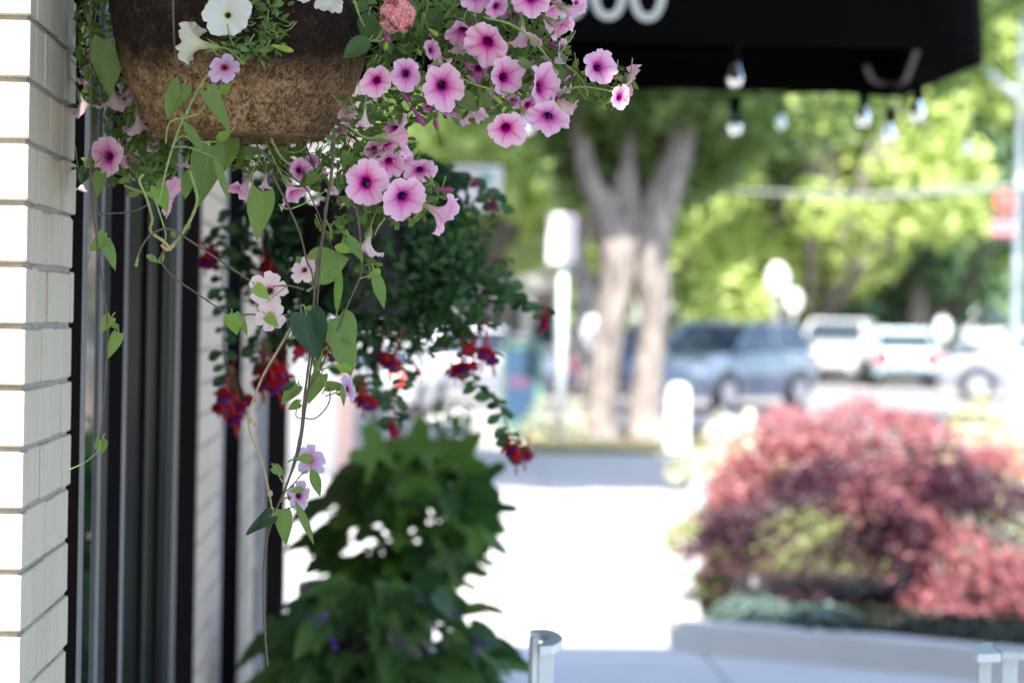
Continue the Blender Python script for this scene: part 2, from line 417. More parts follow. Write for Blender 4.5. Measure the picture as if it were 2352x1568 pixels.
# pavement slab with joints modelled
b = MB()
b.box(-6, 5.3, -12, 34.0, -.12, -.012)
js = 1.52
for i in range(-7, 23):
    for j in range(-4, 4):
        x0, y0 = j*js+.01, i*js+.01
        x1, y1 = min(x0+js-.02, 5.29), min(y0+js-.02, 33.99)
        if x1 - x0 > .1 and y1-y0 > .1: b.box(x0, x1, y0, y1, -.011, 0)
b.build('pavement', M['concrete'], kind='structure')
b = MB(); b.box(-60, 5.45, 34.0, 34.3, -.11, .004); b.box(5.3, 5.45, -12, 34.0, -.11, .004); b.build('kerb', M['kerb'], bevel=.02, kind='structure')
b = MB()
for k in range(14):
    b.add([(x, y, -.094) for x, y in ((-3+k*1.2, 36.5), (-2.4+k*1.2, 36.5), (-2.4+k*1.2, 39.6), (-3+k*1.2, 39.6))], [(0, 1, 2, 3)])
for yy in (45, 56):
    b.add([(x, y, -.094) for x, y in ((-60, yy), (120, yy), (120, yy+.15), (-60, yy+.15))], [(0, 1, 2, 3)])
b.build('road_marking', M['roadpaint'], kind='structure')
b = MB(); b.box(-200, 250, 78, 140, -.11, .02); b.build('far_pavement', M['concrete'], kind='structure')
# tree verge
b = MB(); b.box(1.6, 5.2, 27.0, 33.2, -.01, .03); b.build('verge', M['grassy'], kind='structure')

# ------------------------------------------------------------------ leaf generators
def leaf_cloud(mb, C, N, S, asp=.55, fold=.15, jitter=1.0):
    """adds bent rhombic leaves: centres C, normals N, sizes S (numpy)"""
    n = len(C)
    if n == 0: return
    N = N/np.linalg.norm(N, axis=1, keepdims=True).clip(1e-6)
    a = nrg.normal(size=(n, 3)); A = np.cross(N, a); A /= np.linalg.norm(A, axis=1, keepdims=True).clip(1e-6)
    B = np.cross(N, A); S = S[:, None]
    p0 = C - A*S*.5; p1 = C + B*S*asp*.5 + N*S*fold*.5; p2 = C + A*S*.5 - N*S*fold*.6; p3 = C - B*S*asp*.5 + N*S*fold*.5
    V = np.stack([p0, p1, p2, p3], 1).reshape(-1, 3)
    k = len(mb.v)
    mb.v += [tuple(x) for x in V.tolist()]; mb.a += [(0, 0, 0)]*(4*n)
    for i in range(n):
        q = k+4*i; mb.f += [(q, q+1, q+2), (q, q+2, q+3)]
    mb.mi += [mb.cur]*(2*n)
def unit(n):
    v = nrg.normal(size=(n, 3)); return v/np.linalg.norm(v, axis=1, keepdims=True)
def clumps(mb, centres, rad, per, size, up=.35, flat=.75, asp=.6):
    for c in centres:
        r = rad*nrg.uniform(.6, 1.25); n = int(per*nrg.uniform(.7, 1.3))
        u = unit(n); rr = r*nrg.uniform(.45, 1.0, n)**.6
        P = np.array(c) + u*rr[:, None]*np.array([1, 1, flat])
        N = u + nrg.normal(size=(n, 3))*.55 + np.array([0, 0, up])
        leaf_cloud(mb, P, N, size*nrg.uniform(.6, 1.3, n), asp)
def tree(name, base, h, rx, mat, label, trunk_r=.25, crown_lo=None, nclump=60, per=110, size=.34, rc=1.3, flatten=.8, seed=0, group='street trees beyond the crossing', ry=None):
    g = empty(name, base, 0, label=label, cat='tree', group=group)
    lo = crown_lo if crown_lo is not None else h*.3
    tb = MB(); top = h*.8
    pts = [(0, 0, -.1), (nrg.normal()*.1, 0, lo*.6), (nrg.normal()*.2, nrg.normal()*.2, lo*1.1), (nrg.normal()*.4, nrg.normal()*.3, top)]
    pts = smooth_path(pts, 4); tb.tube(pts, [trunk_r*(1.15-.95*i/len(pts)) for i in range(len(pts))], 10)
    cs = []
    ry = ry or rx
    for k in range(nclump):
        u = unit(1)[0]; q = nrg.uniform(.35, 1.0)**.5
        cz = (lo+h)/2
        c = (u[0]*rx*q, u[1]*ry*q, cz + u[2]*(h-lo)/2*q)
        cs.append(c)
        if k % 4 == 0:
            s = Vector((0, 0, lo*.9)); e = Vector(c); mid = s.lerp(e, .5)+Vector((0, 0, .4))
            tb.tube([s, mid, e], [trunk_r*.4, trunk_r*.25, .03], 6)
    tb.build('trunk', M['bark'], g, smooth=True)
    cb = MB(); clumps(cb, cs, rc, per, size, flat=flatten); cb.build('crown', mat, g)
    return g

# ------------------------------------------------------------------ facade beside the viewer (plane x = XW)
XW = -.42
def wy(px):                                        # distance along the facade seen at picture column px
    lo, hi = 1.0, 60.0
    for _ in range(50):
        mdl = (lo+hi)/2; p = Vector((XW, mdl, 1.65)) - EYE
        x = 1176 + FPX*p.dot(CR)/p.dot(F)
        if x < px: lo = mdl
        else: hi = mdl
    return lo
CH = .0697
def brick_block(name, x0, x1, y0, y1, z0, z1, mat, mort, lx, ly, label, cat='wall', group=None, long_joint=.006):
    g = empty(name, (0, 0, 0), label=label, cat=cat, group=group)
    b = MB(); r_ = random.Random(int(y0*100))
    nz_ = int((z1-z0)/CH)
    for k in range(nz_):
        za = z0+k*CH+.0034; zb = z0+(k+1)*CH-.0030
        # face towards the viewer
        off = (k % 2)*lx*.5
        xs = [x1]; x = x1-(lx*.5 if k % 2 else lx)
        while x > x0: xs.append(x); x -= lx
        xs.append(x0)
        for a, c in zip(xs[1:], xs[:-1]):
            if c-a > .012:
                j = r_.uniform(-.0012, .0012)
                b.box(a+.003 if a > x0 else a, c-.003 if c < x1 else c, y0+j, y0+.045, za, zb)
        # return face
        ys = [y0+.0455]; y = y0+.0455+ly*r_.choice((.45, .75, 1.0))
        while y < y1-.02: ys.append(y); y += ly*r_.uniform(.85, 1.1)
        ys.append(y1)
        for a, c in zip(ys[:-1], ys[1:]):
            if c-a > .012:
                j = r_.uniform(-.0025, .0015)
                b.box(x1-.05, x1+j, a+.0008, c-.0008, za+r_.uniform(-.0015, .0008), zb+r_.uniform(-.0012, .0018))
    o = b.build('brickwork', mat, g); bv = o.modifiers.new('bevel', 'BEVEL'); bv.width = .0018; bv.segments = 1
    c = MB(); c.box(x0+.002, x1-.0048, y0+.006, y1-.004, z0, z1)
    c.build('mortar', mort, g)
    return g
brick_block('brick_pier', -1.55, XW, 2.62, wy(168), -.05, 4.25, M['brick'], M['mortar'], .215, .088,
            'white painted brick pier at the picture edge, sunlit on its front face', 'pier', 'painted brick piers of the shopfront')
yA = wy(168)+.004
# narrow window beside the pier
g = empty('narrow_window', (XW, yA, 0), label='narrow glass sidelight in bronze and aluminium frames beside the near brick pier', cat='window')
def fbox(name, mat, par, ya, yb, x0, x1, z0=0, z1=4.25, bev=.004):
    b_ = MB(); b_.box(x0-par.location.x, x1-par.location.x, ya-par.location.y, yb-par.location.y, z0, z1)
    return b_.build(name, mat, par, bevel=bev)
y1_, y2_, y3_, y4_, y5_ = wy(193), wy(203), wy(236), wy(262), wy(290)
fbox('frame', M['bronze'], g, yA, y1_-.008, -.46, XW-.001, bev=.004)
fbox('edge_strip', M['alu'], g, y1_-.004, y2_, -.46, XW-.001)
fbox('pane', M['glass'], g, y2_+.002, y3_-.004, -.462, XW-.006, bev=0)
fbox('edge_strip', M['alu'], g, y3_-.003, y3_+.022, -.46, XW-.0012, bev=.003)
fbox('frame', M['greyframe'], g, y3_+.024, y4_-.02, -.46, XW-.003)
fbox('frame', M['bronze'], g, y4_-.018, y5_-.012, -.46, XW-.0015, bev=.005)
fbox('edge_strip', M['alu'], g, y5_-.004, wy(297), -.46, XW-.0015)
# stack of tall dark glazed panels
yB, yC = wy(298)+.003, wy(463)
g = empty('folding_glass_door', (XW, yB, 0), label='tall dark folding glass door of many narrow panels between two brick piers', cat='door')
edges = [298, 318, 336, 344, 352, 372, 380, 394, 401, 412, 419, 430, 438, 449, 463]
r_ = random.Random(3)
for i, (a, c) in enumerate(zip(edges[:-1], edges[1:])):
    ya, yb = wy(a)+.004, wy(c)
    if i in (0, 1, 4, 6, 8):
        fbox('pane', M['darkpane'], g, ya, yb-.003, -.463, XW-.007-.001*(i % 3), bev=0)
    else:
        fbox('panel_frame', M['greyframe'] if i in (3, 7) else (M['alu'] if i == 9 else M['bronze']), g, ya, yb-.003, -.463, XW-.003-.001*(i % 2), bev=.003)
brick_block('brick_pier', -.9, XW, yC+.006, wy(513), -.05, 4.25, M['brickpink'], M['mortar'], .215, .20,
            'second white brick pier, half covered by hanging fuchsia leaves and berries', 'pier', 'painted brick piers of the shopfront')
g = empty('doorway', (XW, wy(513), 0), label='black recessed shop doorway with a pale edge strip between the brick piers', cat='doorway')
fbox('edge_strip', M['signback'], g, wy(514)+.004, wy(522), -.47, XW-.002)
fbox('door_frame', M['black'], g, wy(521)+.003, wy(560), -.47, XW-.001)
brick_block('brick_pier', -.9, XW, wy(560)+.008, wy(597), -.05, 4.25, M['brickpink'], M['mortar'], .215, .20,
            'third white brick pier, between the black doorway and the last dark post', 'pier', 'painted brick piers of the shopfront')
g = empty('corner_post', (XW, wy(597)+.01, 0), label='broad dark corner post ending the shopfront beyond the brick piers', cat='post')
b = MB(); b.box(-.5, .0, .012, wy(668)-wy(597), 0, 4.25); b.build('shaft', M['bronze'], g, bevel=.01)
b = MB(); b.box(-.5, .012, 0.1, .22, 0, 4.25); b.build('trim', M['signgrey'], g, bevel=.01)
b = MB(); b.box(-.52, .02, .0, wy(668)-wy(597)+.02, 0, .0); 
# body of the shop behind the facade
b = MB(); b.box(-1.0, -.475, 2.98, wy(664), -.05, 4.3)
b.box(-3.6, -1.56, 2.70, 2.9, -.05, 4.3); b.box(-2.3, -1.9, -6, 2.6, -.05, 4.3)
b.build('shop_wall', M['curtain'], label='dark shop wall behind the glazed shopfront', cat='wall')

# ------------------------------------------------------------------ unseen slab added overhead to shade this stretch
SZ = 4.2
yend = 11.35 - SZ*DISP
g = empty('added_sun_blocker', (0, 0, SZ), label='added black slab out of view above the viewer, blocking the sun', cat='awning')
p16 = at(1425, 225, 2.66)
hx = p16.x + .010 + sun_from.x/sun_from.z*(SZ-p16.z); hy = p16.y + sun_from.y/sun_from.z*(SZ-p16.z)
b = MB(); q = .021
x0, x1, ya, yb = -.487, 3.2, -7.0, yend
for (a0, a1, c0, c1) in ((x0, hx-q, ya, yb), (hx+q, x1, ya, yb), (hx-q, hx+q, ya, hy-q), (hx-q, hx+q, hy+q, yb)):  # slab leaves an opening, shaped to let sun onto one petunia
    b.box(a0, a1, c0, c1, 0, .02)
b.build('fabric', M['awning'], g)  # the added blocking slab itself
b = MB()
for yy in (-6.5, -2.5, 3.5, yend-.1): b.tube([(x0, yy, -.03), (x1, yy, -.03)], .016, 8)
b.build('frame_tube', M['steel'], g)

# ------------------------------------------------------------------ hanging basket (coir)
BC = at(550, 320, 2.86); BC.z += 0.0
s_ = 2.86/FPX
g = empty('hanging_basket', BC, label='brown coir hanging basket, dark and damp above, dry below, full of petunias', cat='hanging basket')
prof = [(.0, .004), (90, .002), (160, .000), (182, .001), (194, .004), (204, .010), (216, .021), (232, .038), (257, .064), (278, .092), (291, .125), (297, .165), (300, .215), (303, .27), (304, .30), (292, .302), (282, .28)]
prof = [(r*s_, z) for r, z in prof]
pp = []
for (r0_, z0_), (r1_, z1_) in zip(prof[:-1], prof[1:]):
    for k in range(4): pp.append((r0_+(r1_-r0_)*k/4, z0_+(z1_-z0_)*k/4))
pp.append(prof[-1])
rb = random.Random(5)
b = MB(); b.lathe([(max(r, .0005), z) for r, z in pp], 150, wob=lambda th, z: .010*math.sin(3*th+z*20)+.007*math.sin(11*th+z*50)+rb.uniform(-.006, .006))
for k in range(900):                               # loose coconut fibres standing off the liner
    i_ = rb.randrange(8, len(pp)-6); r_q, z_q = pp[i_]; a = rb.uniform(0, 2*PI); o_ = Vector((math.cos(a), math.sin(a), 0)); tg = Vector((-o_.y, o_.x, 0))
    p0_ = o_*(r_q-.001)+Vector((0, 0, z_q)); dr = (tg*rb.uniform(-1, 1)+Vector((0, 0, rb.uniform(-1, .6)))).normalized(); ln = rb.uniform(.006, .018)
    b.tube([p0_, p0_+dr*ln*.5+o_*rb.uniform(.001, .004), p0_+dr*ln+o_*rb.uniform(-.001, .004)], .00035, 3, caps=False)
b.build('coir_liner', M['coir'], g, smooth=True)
b = MB()
b.tube([(.172*math.cos(a*PI/24), .172*math.sin(a*PI/24), .30) for a in range(49)], .003, 6)
b.build('rim_wire', M['black'], g)
for k in range(3):
    a = 2*PI*k/3+.5; b = MB(); b.tube([(.172*math.cos(a), .172*math.sin(a), .30), (0, 0, .82)], .0018, 6); b.build('hanger_wire', M['black'], g)
b = MB(); b.lathe([(.001, .26), (.16, .265), (.155, .24)], 32); b.build('soil', M['earth'], g)
BZ = BC.copy()

# ------------------------------------------------------------------ flowers
def petunia_mesh(seed, cup=.25, ruff=.09, lobe=.10, tube=1.15, thr=.20, notch=0.0, power=.5, nr=15, nt=60):
    r_ = random.Random(seed); ph = [r_.uniform(0, 6.28) for _ in range(6)]; sad = r_.uniform(.0, .17)
    b = MB(); vs = []; at_ = []
    rings = []
    for i in range(nr+1):
        s = i/nr
        if s < .34:
            q = s/.34; rad = (.09 + (thr-.09)*q**1.6); z = -tube+(tube-cup-.10)*q; pa = .02+.18*q
        else:
            q = (s-.34)/.66; rad = thr+(1-thr)*q**1.15; z = -cup-.10+(cup+.10)*math.sin(q*PI/2)**.9; pa = .20+.80*q
        rings.append((rad, z, pa, max(0, (s-.34)/.66)))
    for rad, z, pa, q in rings:
        for k in range(nt):
            th = 2*PI*k/nt
            c = abs(math.cos(2.5*th)); lob = 1-lobe*(1-c**power)*q*q - notch*(max(0, c-.93)/.07)*q*q
            lob *= 1+.07*q*math.sin(th+ph[0])+.05*q*math.sin(2*th+ph[1])+.035*q*q*math.sin(7*th+ph[5])+.02*q**3*math.sin(19*th+ph[3])
            zz = z + sad*q*q*math.cos(2*th+ph[4]) + ruff*q**2.2*(math.sin(5*th+ph[2])*.5+math.sin(10*th+ph[3])*.35+math.sin(3*th+ph[4])*.6) - .06*q*c**6 - .07*q*q*(1-c**.4)
            if q > .9: zz -= .05*math.sin(15*th+ph[5])*(q-.9)*10*ruff*4
            vs.append((rad*lob*math.cos(th), rad*lob*math.sin(th), zz)); at_.append((pa*math.cos(th), pa*math.sin(th), 0))
    n = nt
    fs = [(i*n+k, (i+1)*n+k, (i+1)*n+(k+1) % n, i*n+(k+1) % n) for i in range(nr) for k in range(n)]
    b.add(vs, fs, at_)
    me = b.mesh('petunia', True, True)
    return me
def closed_mesh(seed):                              # half-closed hanging bell
    return petunia_mesh(seed, cup=.9, ruff=.16, lobe=.14, tube=2.3, thr=.30)
PM = [petunia_mesh(i, cup=.20+.06*(i % 3), ruff=.07+.035*(i % 4), lobe=.15+.04*(i % 3), notch=.03, power=.4) for i in range(8)]
PS = [petunia_mesh(20+i, cup=.50, ruff=.17, lobe=.18, tube=1.35, power=.4) for i in range(4)]   # deeper trumpets
PC = [closed_mesh(40+i) for i in range(2)]
VM = [petunia_mesh(60+i, cup=.10, ruff=.05, lobe=.36, tube=.7, thr=.16, notch=.06, power=.42) for i in range(3)]
WM = [petunia_mesh(80+i, cup=.12, ruff=.04, lobe=.15, thr=.14, power=.45) for i in range(2)]
def dupmesh(lst, mat):
    out = []
    for me in lst:
        c = me.copy(); c.materials.append(mat); out.append(c)
    return out
PMp, PSp, PCp = dupmesh(PM, M['pink']), dupmesh(PS, M['pink']), dupmesh(PC, M['pale'])
PSl = dupmesh(PS, M['pale']); WMw = dupmesh(WM, M['white']); WS = dupmesh(PS[:2], M['white'])
VMw, VMl = dupmesh(VM, M['vineflower']), dupmesh(VM, M['lilacflower'])
def calyx_mesh(seed, long=1.25):
    r_ = random.Random(seed); b = MB()
    for k in range(5):
        a = 2*PI*k/5+r_.uniform(-.1, .1); ca, sa = math.cos(a), math.sin(a); t1 = Vector((-sa, ca, 0))*.09
        p = [Vector((ca*.07, sa*.07, -.05)), Vector((ca*.14, sa*.14, .12)), Vector((ca*.22, sa*.22, .34)), Vector((ca*.34, sa*.34, .55))]
        wd = [.5, 1.1, .9, .1]
        vs = []
        for q, ww in zip(p, wd): vs += [q-t1*ww, q+t1*ww]
        b.add(vs, [(0, 1, 3, 2), (2, 3, 5, 4), (4, 5, 7, 6)])
    bx, by = r_.uniform(-.5, .5), r_.uniform(-.5, .5)
    pts = smooth_path([(0, 0, .02), (0, 0, -.35), (bx*.4, by*.4, -.8), (bx, by, -long)], 4)
    b.tube(pts, [.065-.03*i/len(pts) for i in range(len(pts))], 7)
    me = b.mesh('calyx', True); me.materials.append(M['stem']); return me
CXM = [calyx_mesh(i) for i in range(4)]
def bract_mesh():
    b = MB()
    for s in (-1, 1):
        vs = []; n = 6
        for i in range(n+1):
            u = i/n; wd = math.sin(u*PI)**.7*.42+.01
            for v in (-1, 0, 1):
                vs.append((v*wd, s*(.16+.20*math.sin(u*PI)-.10*abs(v)), -.35+.75*u))
        b.add(vs, [(i*3+k, i*3+k+1, (i+1)*3+k+1, (i+1)*3+k) for i in range(n) for k in range(2)])
    pts = smooth_path([(0, 0, -.3), (.05, 0, -.8), (.3, .1, -1.4)], 4); b.tube(pts, .045, 6)
    me = b.mesh('bract', True); me.materials.append(M['brightleaf']); return me
BRM = bract_mesh()

def flower(plant, me, px, py, dia, f, d, calyx='calyx', name='flower', label=None, tube=1.15, sq=(1, 1)):
    f = (f[0]+rnd.uniform(-.2, .2), f[1]+rnd.uniform(-.2, .2), f[2]); dia *= rnd.uniform(1.0, 1.1)
    pos = at(px, py, d); fw = facing(*f); rr = dia/2*d/FPX; sq = (sq[0]*rnd.uniform(.90, 1.04), sq[1]*rnd.uniform(.96, 1.08))
    q = fw.to_track_quat('Z', 'Y').to_matrix().to_4x4()
    o = bpy.data.objects.new(name, me); COL.objects.link(o); o.parent = plant
    o.matrix_basis = Matrix.Translation(pos-plant.location) @ q @ Matrix.Rotation(rnd.uniform(0, 6.28), 4, 'Z') @ Matrix.Diagonal((rr*sq[0], rr*sq[1], rr, 1))
    if label: o['label'] = label
    if calyx == 'calyx':
        c = bpy.data.objects.new('calyx', rnd.choice(CXM)); COL.objects.link(c); c.parent = o; c.location = (0, 0, -tube)
    elif calyx == 'bract':
        c = bpy.data.objects.new('calyx', BRM); COL.objects.link(c); c.parent = o; c.location = (0, 0, -tube); 
    return o

pr_ = empty('petunia_plant', at(1000, -60, 2.86), label='pink petunia plant cascading over the right side of the coir basket toward the black awning', cat='petunia plant', group='petunias in the coir basket')
pl_ = empty('petunia_plant', at(300, -60, 2.93), label='pink petunia plant trailing between the coir basket and the near brick pier', cat='petunia plant', group='petunias in the coir basket')
pb_ = empty('petunia_plant', at(700, 330, 2.95), label='pink petunia plant hanging from beneath the coir basket with stems and bell flowers', cat='petunia plant', group='petunias in the coir basket')
pw_ = empty('petunia_plant', at(560, -60, 2.70), label='white petunia plant spilling over the front rim of the coir basket', cat='petunia plant', group='petunias in the coir basket')
A, S_, L_, C_ = PMp, PSp, PSl, PCp
right = [ # px, py, dia, facing, depth, kind
 (863,186,73,(-.08,-.05,1),2.68,A),(933,170,78,(.0,-.05,1),2.68,A),(1017,199,102,(.03,-.08,1),2.66,A),(1118,103,104,(.05,-.48,.9),2.67,A),
 (1163,177,92,(.42,-.12,.88),2.67,A),(1062,84,80,(-.1,-.8,.55),2.72,S_),(1050,122,58,(0,-.85,-.3),2.76,L_),(995,116,52,(.6,-.15,.6),2.72,A),
 (1012,146,55,(.3,-.7,-.3),2.75,L_),(1203,100,82,(.15,-.97,.12),2.70,L_),(1252,200,104,(.76,-.1,.6),2.66,A),(1257,275,96,(-.05,-.6,.76),2.64,A),
 (1163,298,88,(.1,-.3,.92),2.64,A),(1040,272,70,(-.2,-.85,-.1),2.70,A),(1088,274,66,(.1,-.85,.2),2.69,L_),(1378,152,84,(.48,.2,.82),2.66,A),
 (1453,187,72,(.95,-.25,-.2),2.70,S_),(1285,232,62,(.7,-.4,.3),2.70,A),(1304,248,66,(.6,-.5,-.3),2.72,L_),
 (1325,32,74,(.93,-.3,.0),2.68,S_),(1223,2,92,(0,-.5,.85),2.67,A),(1090,-6,72,(0,-.5,.85),2.70,A),(1143,17,56,(.45,-.4,.8),2.69,A),
 (1292,68,72,(.8,-.5,.2),2.69,S_),(1268,42,62,(.7,-.4,.4),2.73,A),(1292,112,54,(.8,-.4,.2),2.72,A),(1286,146,46,(.6,-.5,-.2),2.74,L_),
 (1272,8,64,(.5,-.3,.6),2.72,A),(1130,222,52,(.2,-.7,-.4),2.74,L_),(1122,252,46,(.3,-.7,.2),2.74,L_),(993,80,26,(.2,-.6,.2),2.78,L_),
 (839,418,107,(0,-.1,1),2.66,A),(929,455,96,(.3,-.2,.92),2.65,A),(1027,500,102,(.84,-.5,.1),2.66,S_),(838,582,84,(-.35,-.92,.1),2.68,L_),
 (932,315,104,(.96,-.1,-.08),2.68,S_),(893,338,62,(.3,-.7,.3),2.74,A),(897,378,78,(.2,-.6,.55),2.72,A),(925,367,52,(.4,-.4,.6),2.73,A),
 (836,290,42,(.05,-1,.1),2.66,C_),(800,262,52,(.3,-.4,-.6),2.78,A),(785,300,44,(.2,-.5,.5),2.80,A),
 (1240,150,60,(.3,-.5,.6),2.76,A),(1180,40,60,(.1,-.6,.4),2.76,A),(1075,55,60,(-.2,-.6,.2),2.79,L_),(1330,8,50,(.6,.1,.5),2.72,A),
 (960,470,40,(.4,-.6,-.3),2.69,L_)]
for i, (px, py, di, f, d, kd) in enumerate(right):
    flower(pr_, kd[i % len(kd)], px, py, di, f, d, tube=2.3 if kd is C_ else (1.35 if kd in (S_, L_) else 1.15))
for (px, py, di, f, d) in ((965,395,70,(.2,-.5,.7),2.74),(905,300,60,(-.2,-.4,.7),2.75),(1100,160,64,(.2,-.5,.6),2.78),(1215,245,60,(.3,-.5,.6),2.72),(985,250,50,(.1,-.7,.3),2.76),(1180,235,52,(0,-.6,.5),2.75),(1310,190,54,(.8,-.2,.3),2.72),(860,345,48,(.3,-.5,.5),2.75)):
    flower(pr_, rnd.choice(A), px, py, di, f, d)
flower(pr_, A[1], 1425, 225, 50, (.25, -.12, .9), 2.66, label='small pink petunia blazing in a spot of sunlight', sq=(.95, 1.05))
left = [(243,360,88,(-.45,-.2,.65),2.90,A),(275,352,62,(.6,0,-.4),2.93,L_),(303,367,52,(.5,-.4,.3),2.93,A),(264,244,84,(.05,-.95,-.3),2.92,L_),
 (195,252,62,(.1,-.92,-.3),2.93,L_),(320,302,74,(.15,-.92,-.2),2.92,L_),(190,122,34,(-.6,-.2,.3),2.95,A),(198,170,38,(-.3,-.6,.4),2.95,L_),
 (190,190,34,(-.4,-.6,.1),2.95,L_),(222,94,30,(.2,-.9,.1),2.93,L_),(250,72,24,(.1,.6,.1),2.93,A),(290,200,46,(.4,-.4,-.5),2.96,L_),(295,222,42,(.2,-.6,.3),2.96,L_),
 (425,384,38,(-.3,-.6,-.2),2.88,L_),(187,438,28,(-.1,-1,.1),2.92,C_),(352,336,34,(.4,-.3,.5),2.94,L_),(362,308,34,(.2,-.8,.2),2.95,L_),
 (392,457,92,(.74,-.1,-.45),2.84,A),(297,412,26,(0,-.9,.1),2.93,L_),(325,275,30,(.4,-.5,.5),2.96,A),(245,400,34,(.1,-.8,.4),2.92,A)]
for i, (px, py, di, f, d, kd) in enumerate(left):
    flower(pl_, kd[i % len(kd)], px, py, di, f, d, tube=2.3 if kd is C_ else (1.35 if kd in (S_, L_) else 1.15))
below = [(692,392,62,(.35,-.2,.4),2.82,A),(608,432,32,(.02,-1,.1),2.80,C_),(680,452,78,(.5,-.82,.2),2.78,S_),(552,445,74,(-.3,-.92,.25),2.80,S_),
 (762,441,34,(0,-.8,.4),2.80,L_),(718,372,36,(.3,.2,.8),2.86,A),(505,316,30,(.5,-.5,.3),2.84,L_),(745,400,26,(.2,-.9,0),2.84,L_)]
for i, (px, py, di, f, d, kd) in enumerate(below):
    flower(pb_, kd[i % len(kd)], px, py, di, f, d, tube=2.3 if kd is C_ else (1.35 if kd in (S_, L_) else 1.15))
flower(pw_, WMw[0], 521, 36, 102, (.0, -.08, 1), 2.64)
flower(pw_, WS[0], 430, 98, 112, (-.88, .16, -.25), 2.67, tube=1.35)
flower(pw_, WS[1], 757, 6, 70, (.15, -.75, .5), 2.68, tube=1.35)
flower(pw_, WMw[1], 697, -12, 46, (0, -.4, .8), 2.68)

# verbena
vb = empty('verbena_plant', at(900, -60, 2.80), label='verbena with one coral and white flower head beside the coir basket rim', cat='verbena plant')
b = MB(); flb = petunia_mesh(99, cup=.1, ruff=.03, lobe=.42, tube=1.4, thr=.14, notch=.22, power=.5, nr=6, nt=40)
vc = at(913, 36, 2.70); K = 2.70/FPX
fv = np.array([v.co[:] for v in flb.vertices]); fa = np.zeros(len(fv)*3, dtype=np.float32); flb.attributes['pr'].data.foreach_get('vector', fa); fa = fa.reshape(-1, 3)
ffs = [tuple(p.vertices) for p in flb.polygons]
ctr = facing(.1, .3, 1)
for k in range(64):
    zz = 1-(k+.5)/64*1.2; th = k*2.39996
    rho = math.sqrt(max(0, 1-zz*zz)); nrm = (ctr*zz + (CR*math.cos(th)+CU*math.sin(th))*rho).normalized()
    pos = Vector(nrm)*(rnd.uniform(34, 43)*K)
    mtx = (nrm+Vector((rnd.uniform(-.5, .5), rnd.uniform(-.5, .5), rnd.uniform(-.5, .5)))).normalized().to_track_quat('Z', 'Y').to_matrix() @ Matrix.Rotation(rnd.uniform(0, 6), 3, 'Z')
    sc = 11.2*K*rnd.uniform(.85, 1.1)
    b.add([mtx @ Vector(v)*sc + pos for v in fv], ffs, fa)
hd = b.mesh('flower_head', True, True); hd.materials.append(M['coral'])
link('flower_head', hd, None, vb, vc-vb.location)

# ---- detailed leaves
def leaf_geo(b, base, tip, width, nrm, shape='heart', curl=.12, droop=.1, n=12, mcols=4, fold=.18):
    base, tip, nrm = Vector(base), Vector(tip), Vector(nrm)
    ax = tip-base; Ln = ax.length; ax.normalize(); sd = ax.cross(nrm).normalized(); nn = sd.cross(ax).normalized()
    vs = []; at_ = []
    for i in range(n+1):
        u = i/n
        if shape == 'heart': wd = (math.sin(PI*min(1, (u*.92+.08))**.62)**.9)*(1-.15*u); wd = max(wd, .0)*1.02; back = .10*(1-u)**3
        elif shape == 'arrow': wd = (1-u)**.75*min(1, (u+.02)/.10)**.6*1.05; back = .16*(1-u)**4
        elif shape == 'lance': wd = math.sin(PI*u**.8)**.9; back = 0
        elif shape == 'serr': wd = math.sin(PI*u**.75)**.8*(1+.16*(i % 2)); back = 0
        else: wd = math.sin(PI*u**1.3)**.8*.9+.06; back = 0
        if i == 0: wd = max(wd, .10)
        if i == n: wd = .01
        for k in range(-mcols, mcols+1):
            v = k/mcols
            p = base + ax*(Ln*(u - back*abs(v)**1.5)) + sd*(v*wd*width/2)
            p += nn*(abs(v)*fold*width/2*wd*1.2 - droop*Ln*u*u + curl*width*.18*math.sin(u*7+v*2.3)*abs(v))
            vs.append(p); at_.append((u, v, 0))
    mC = 2*mcols+1
    b.add(vs, [(i*mC+k, i*mC+k+1, (i+1)*mC+k+1, (i+1)*mC+k) for i in range(n) for k in range(mC-1)], at_)
def px_leaf(plant, bx, by, tx, ty, wpx, d, mat='vineleaf', shape='heart', tilt=(0, 0), dd=0.0, name='leaf', droop=.08, fold=.18):
    b = MB(); B = at(bx, by, d); T = at(tx, ty, d+dd)
    nr = facing(tilt[0], tilt[1], 1)
    leaf_geo(b, B-plant.location, T-plant.location, wpx*d/FPX, nr, shape, droop=droop, fold=fold*rnd.uniform(.6, 1.6), curl=rnd.uniform(.1, .35), n=16)
    if wpx > 20:
        ax_ = (B-T).normalized(); k_ = d/FPX; b.cur = 1
        b.tube([B-plant.location-ax_*8*k_+F*.0006, B-plant.location+F*.0004, B-plant.location+ax_*9*k_+Vector((rnd.uniform(-4, 4)*k_, 0, 4*k_))], 1.7*k_, 5); b.cur = 0
    return b.build(name, [M[mat], M['stem']], plant, smooth=True, attr=True)
vn = empty('flowering_vine', at(430, -40, 2.66), label='flowering vine climbing down over the coir basket front with twisting stems left of centre', cat='vine', group='vines trailing from the coir basket')
vr = empty('flowering_vine', at(770, 310, 2.75), label='long dangling vine with pale pink flowers hanging below the basket to a bare stem tip', cat='vine', group='vines trailing from the coir basket')
vl = empty('flowering_vine', at(208, -40, 2.80), label='thin single vine with few leaf pairs hanging close to the near brick pier', cat='vine', group='vines trailing from the coir basket')
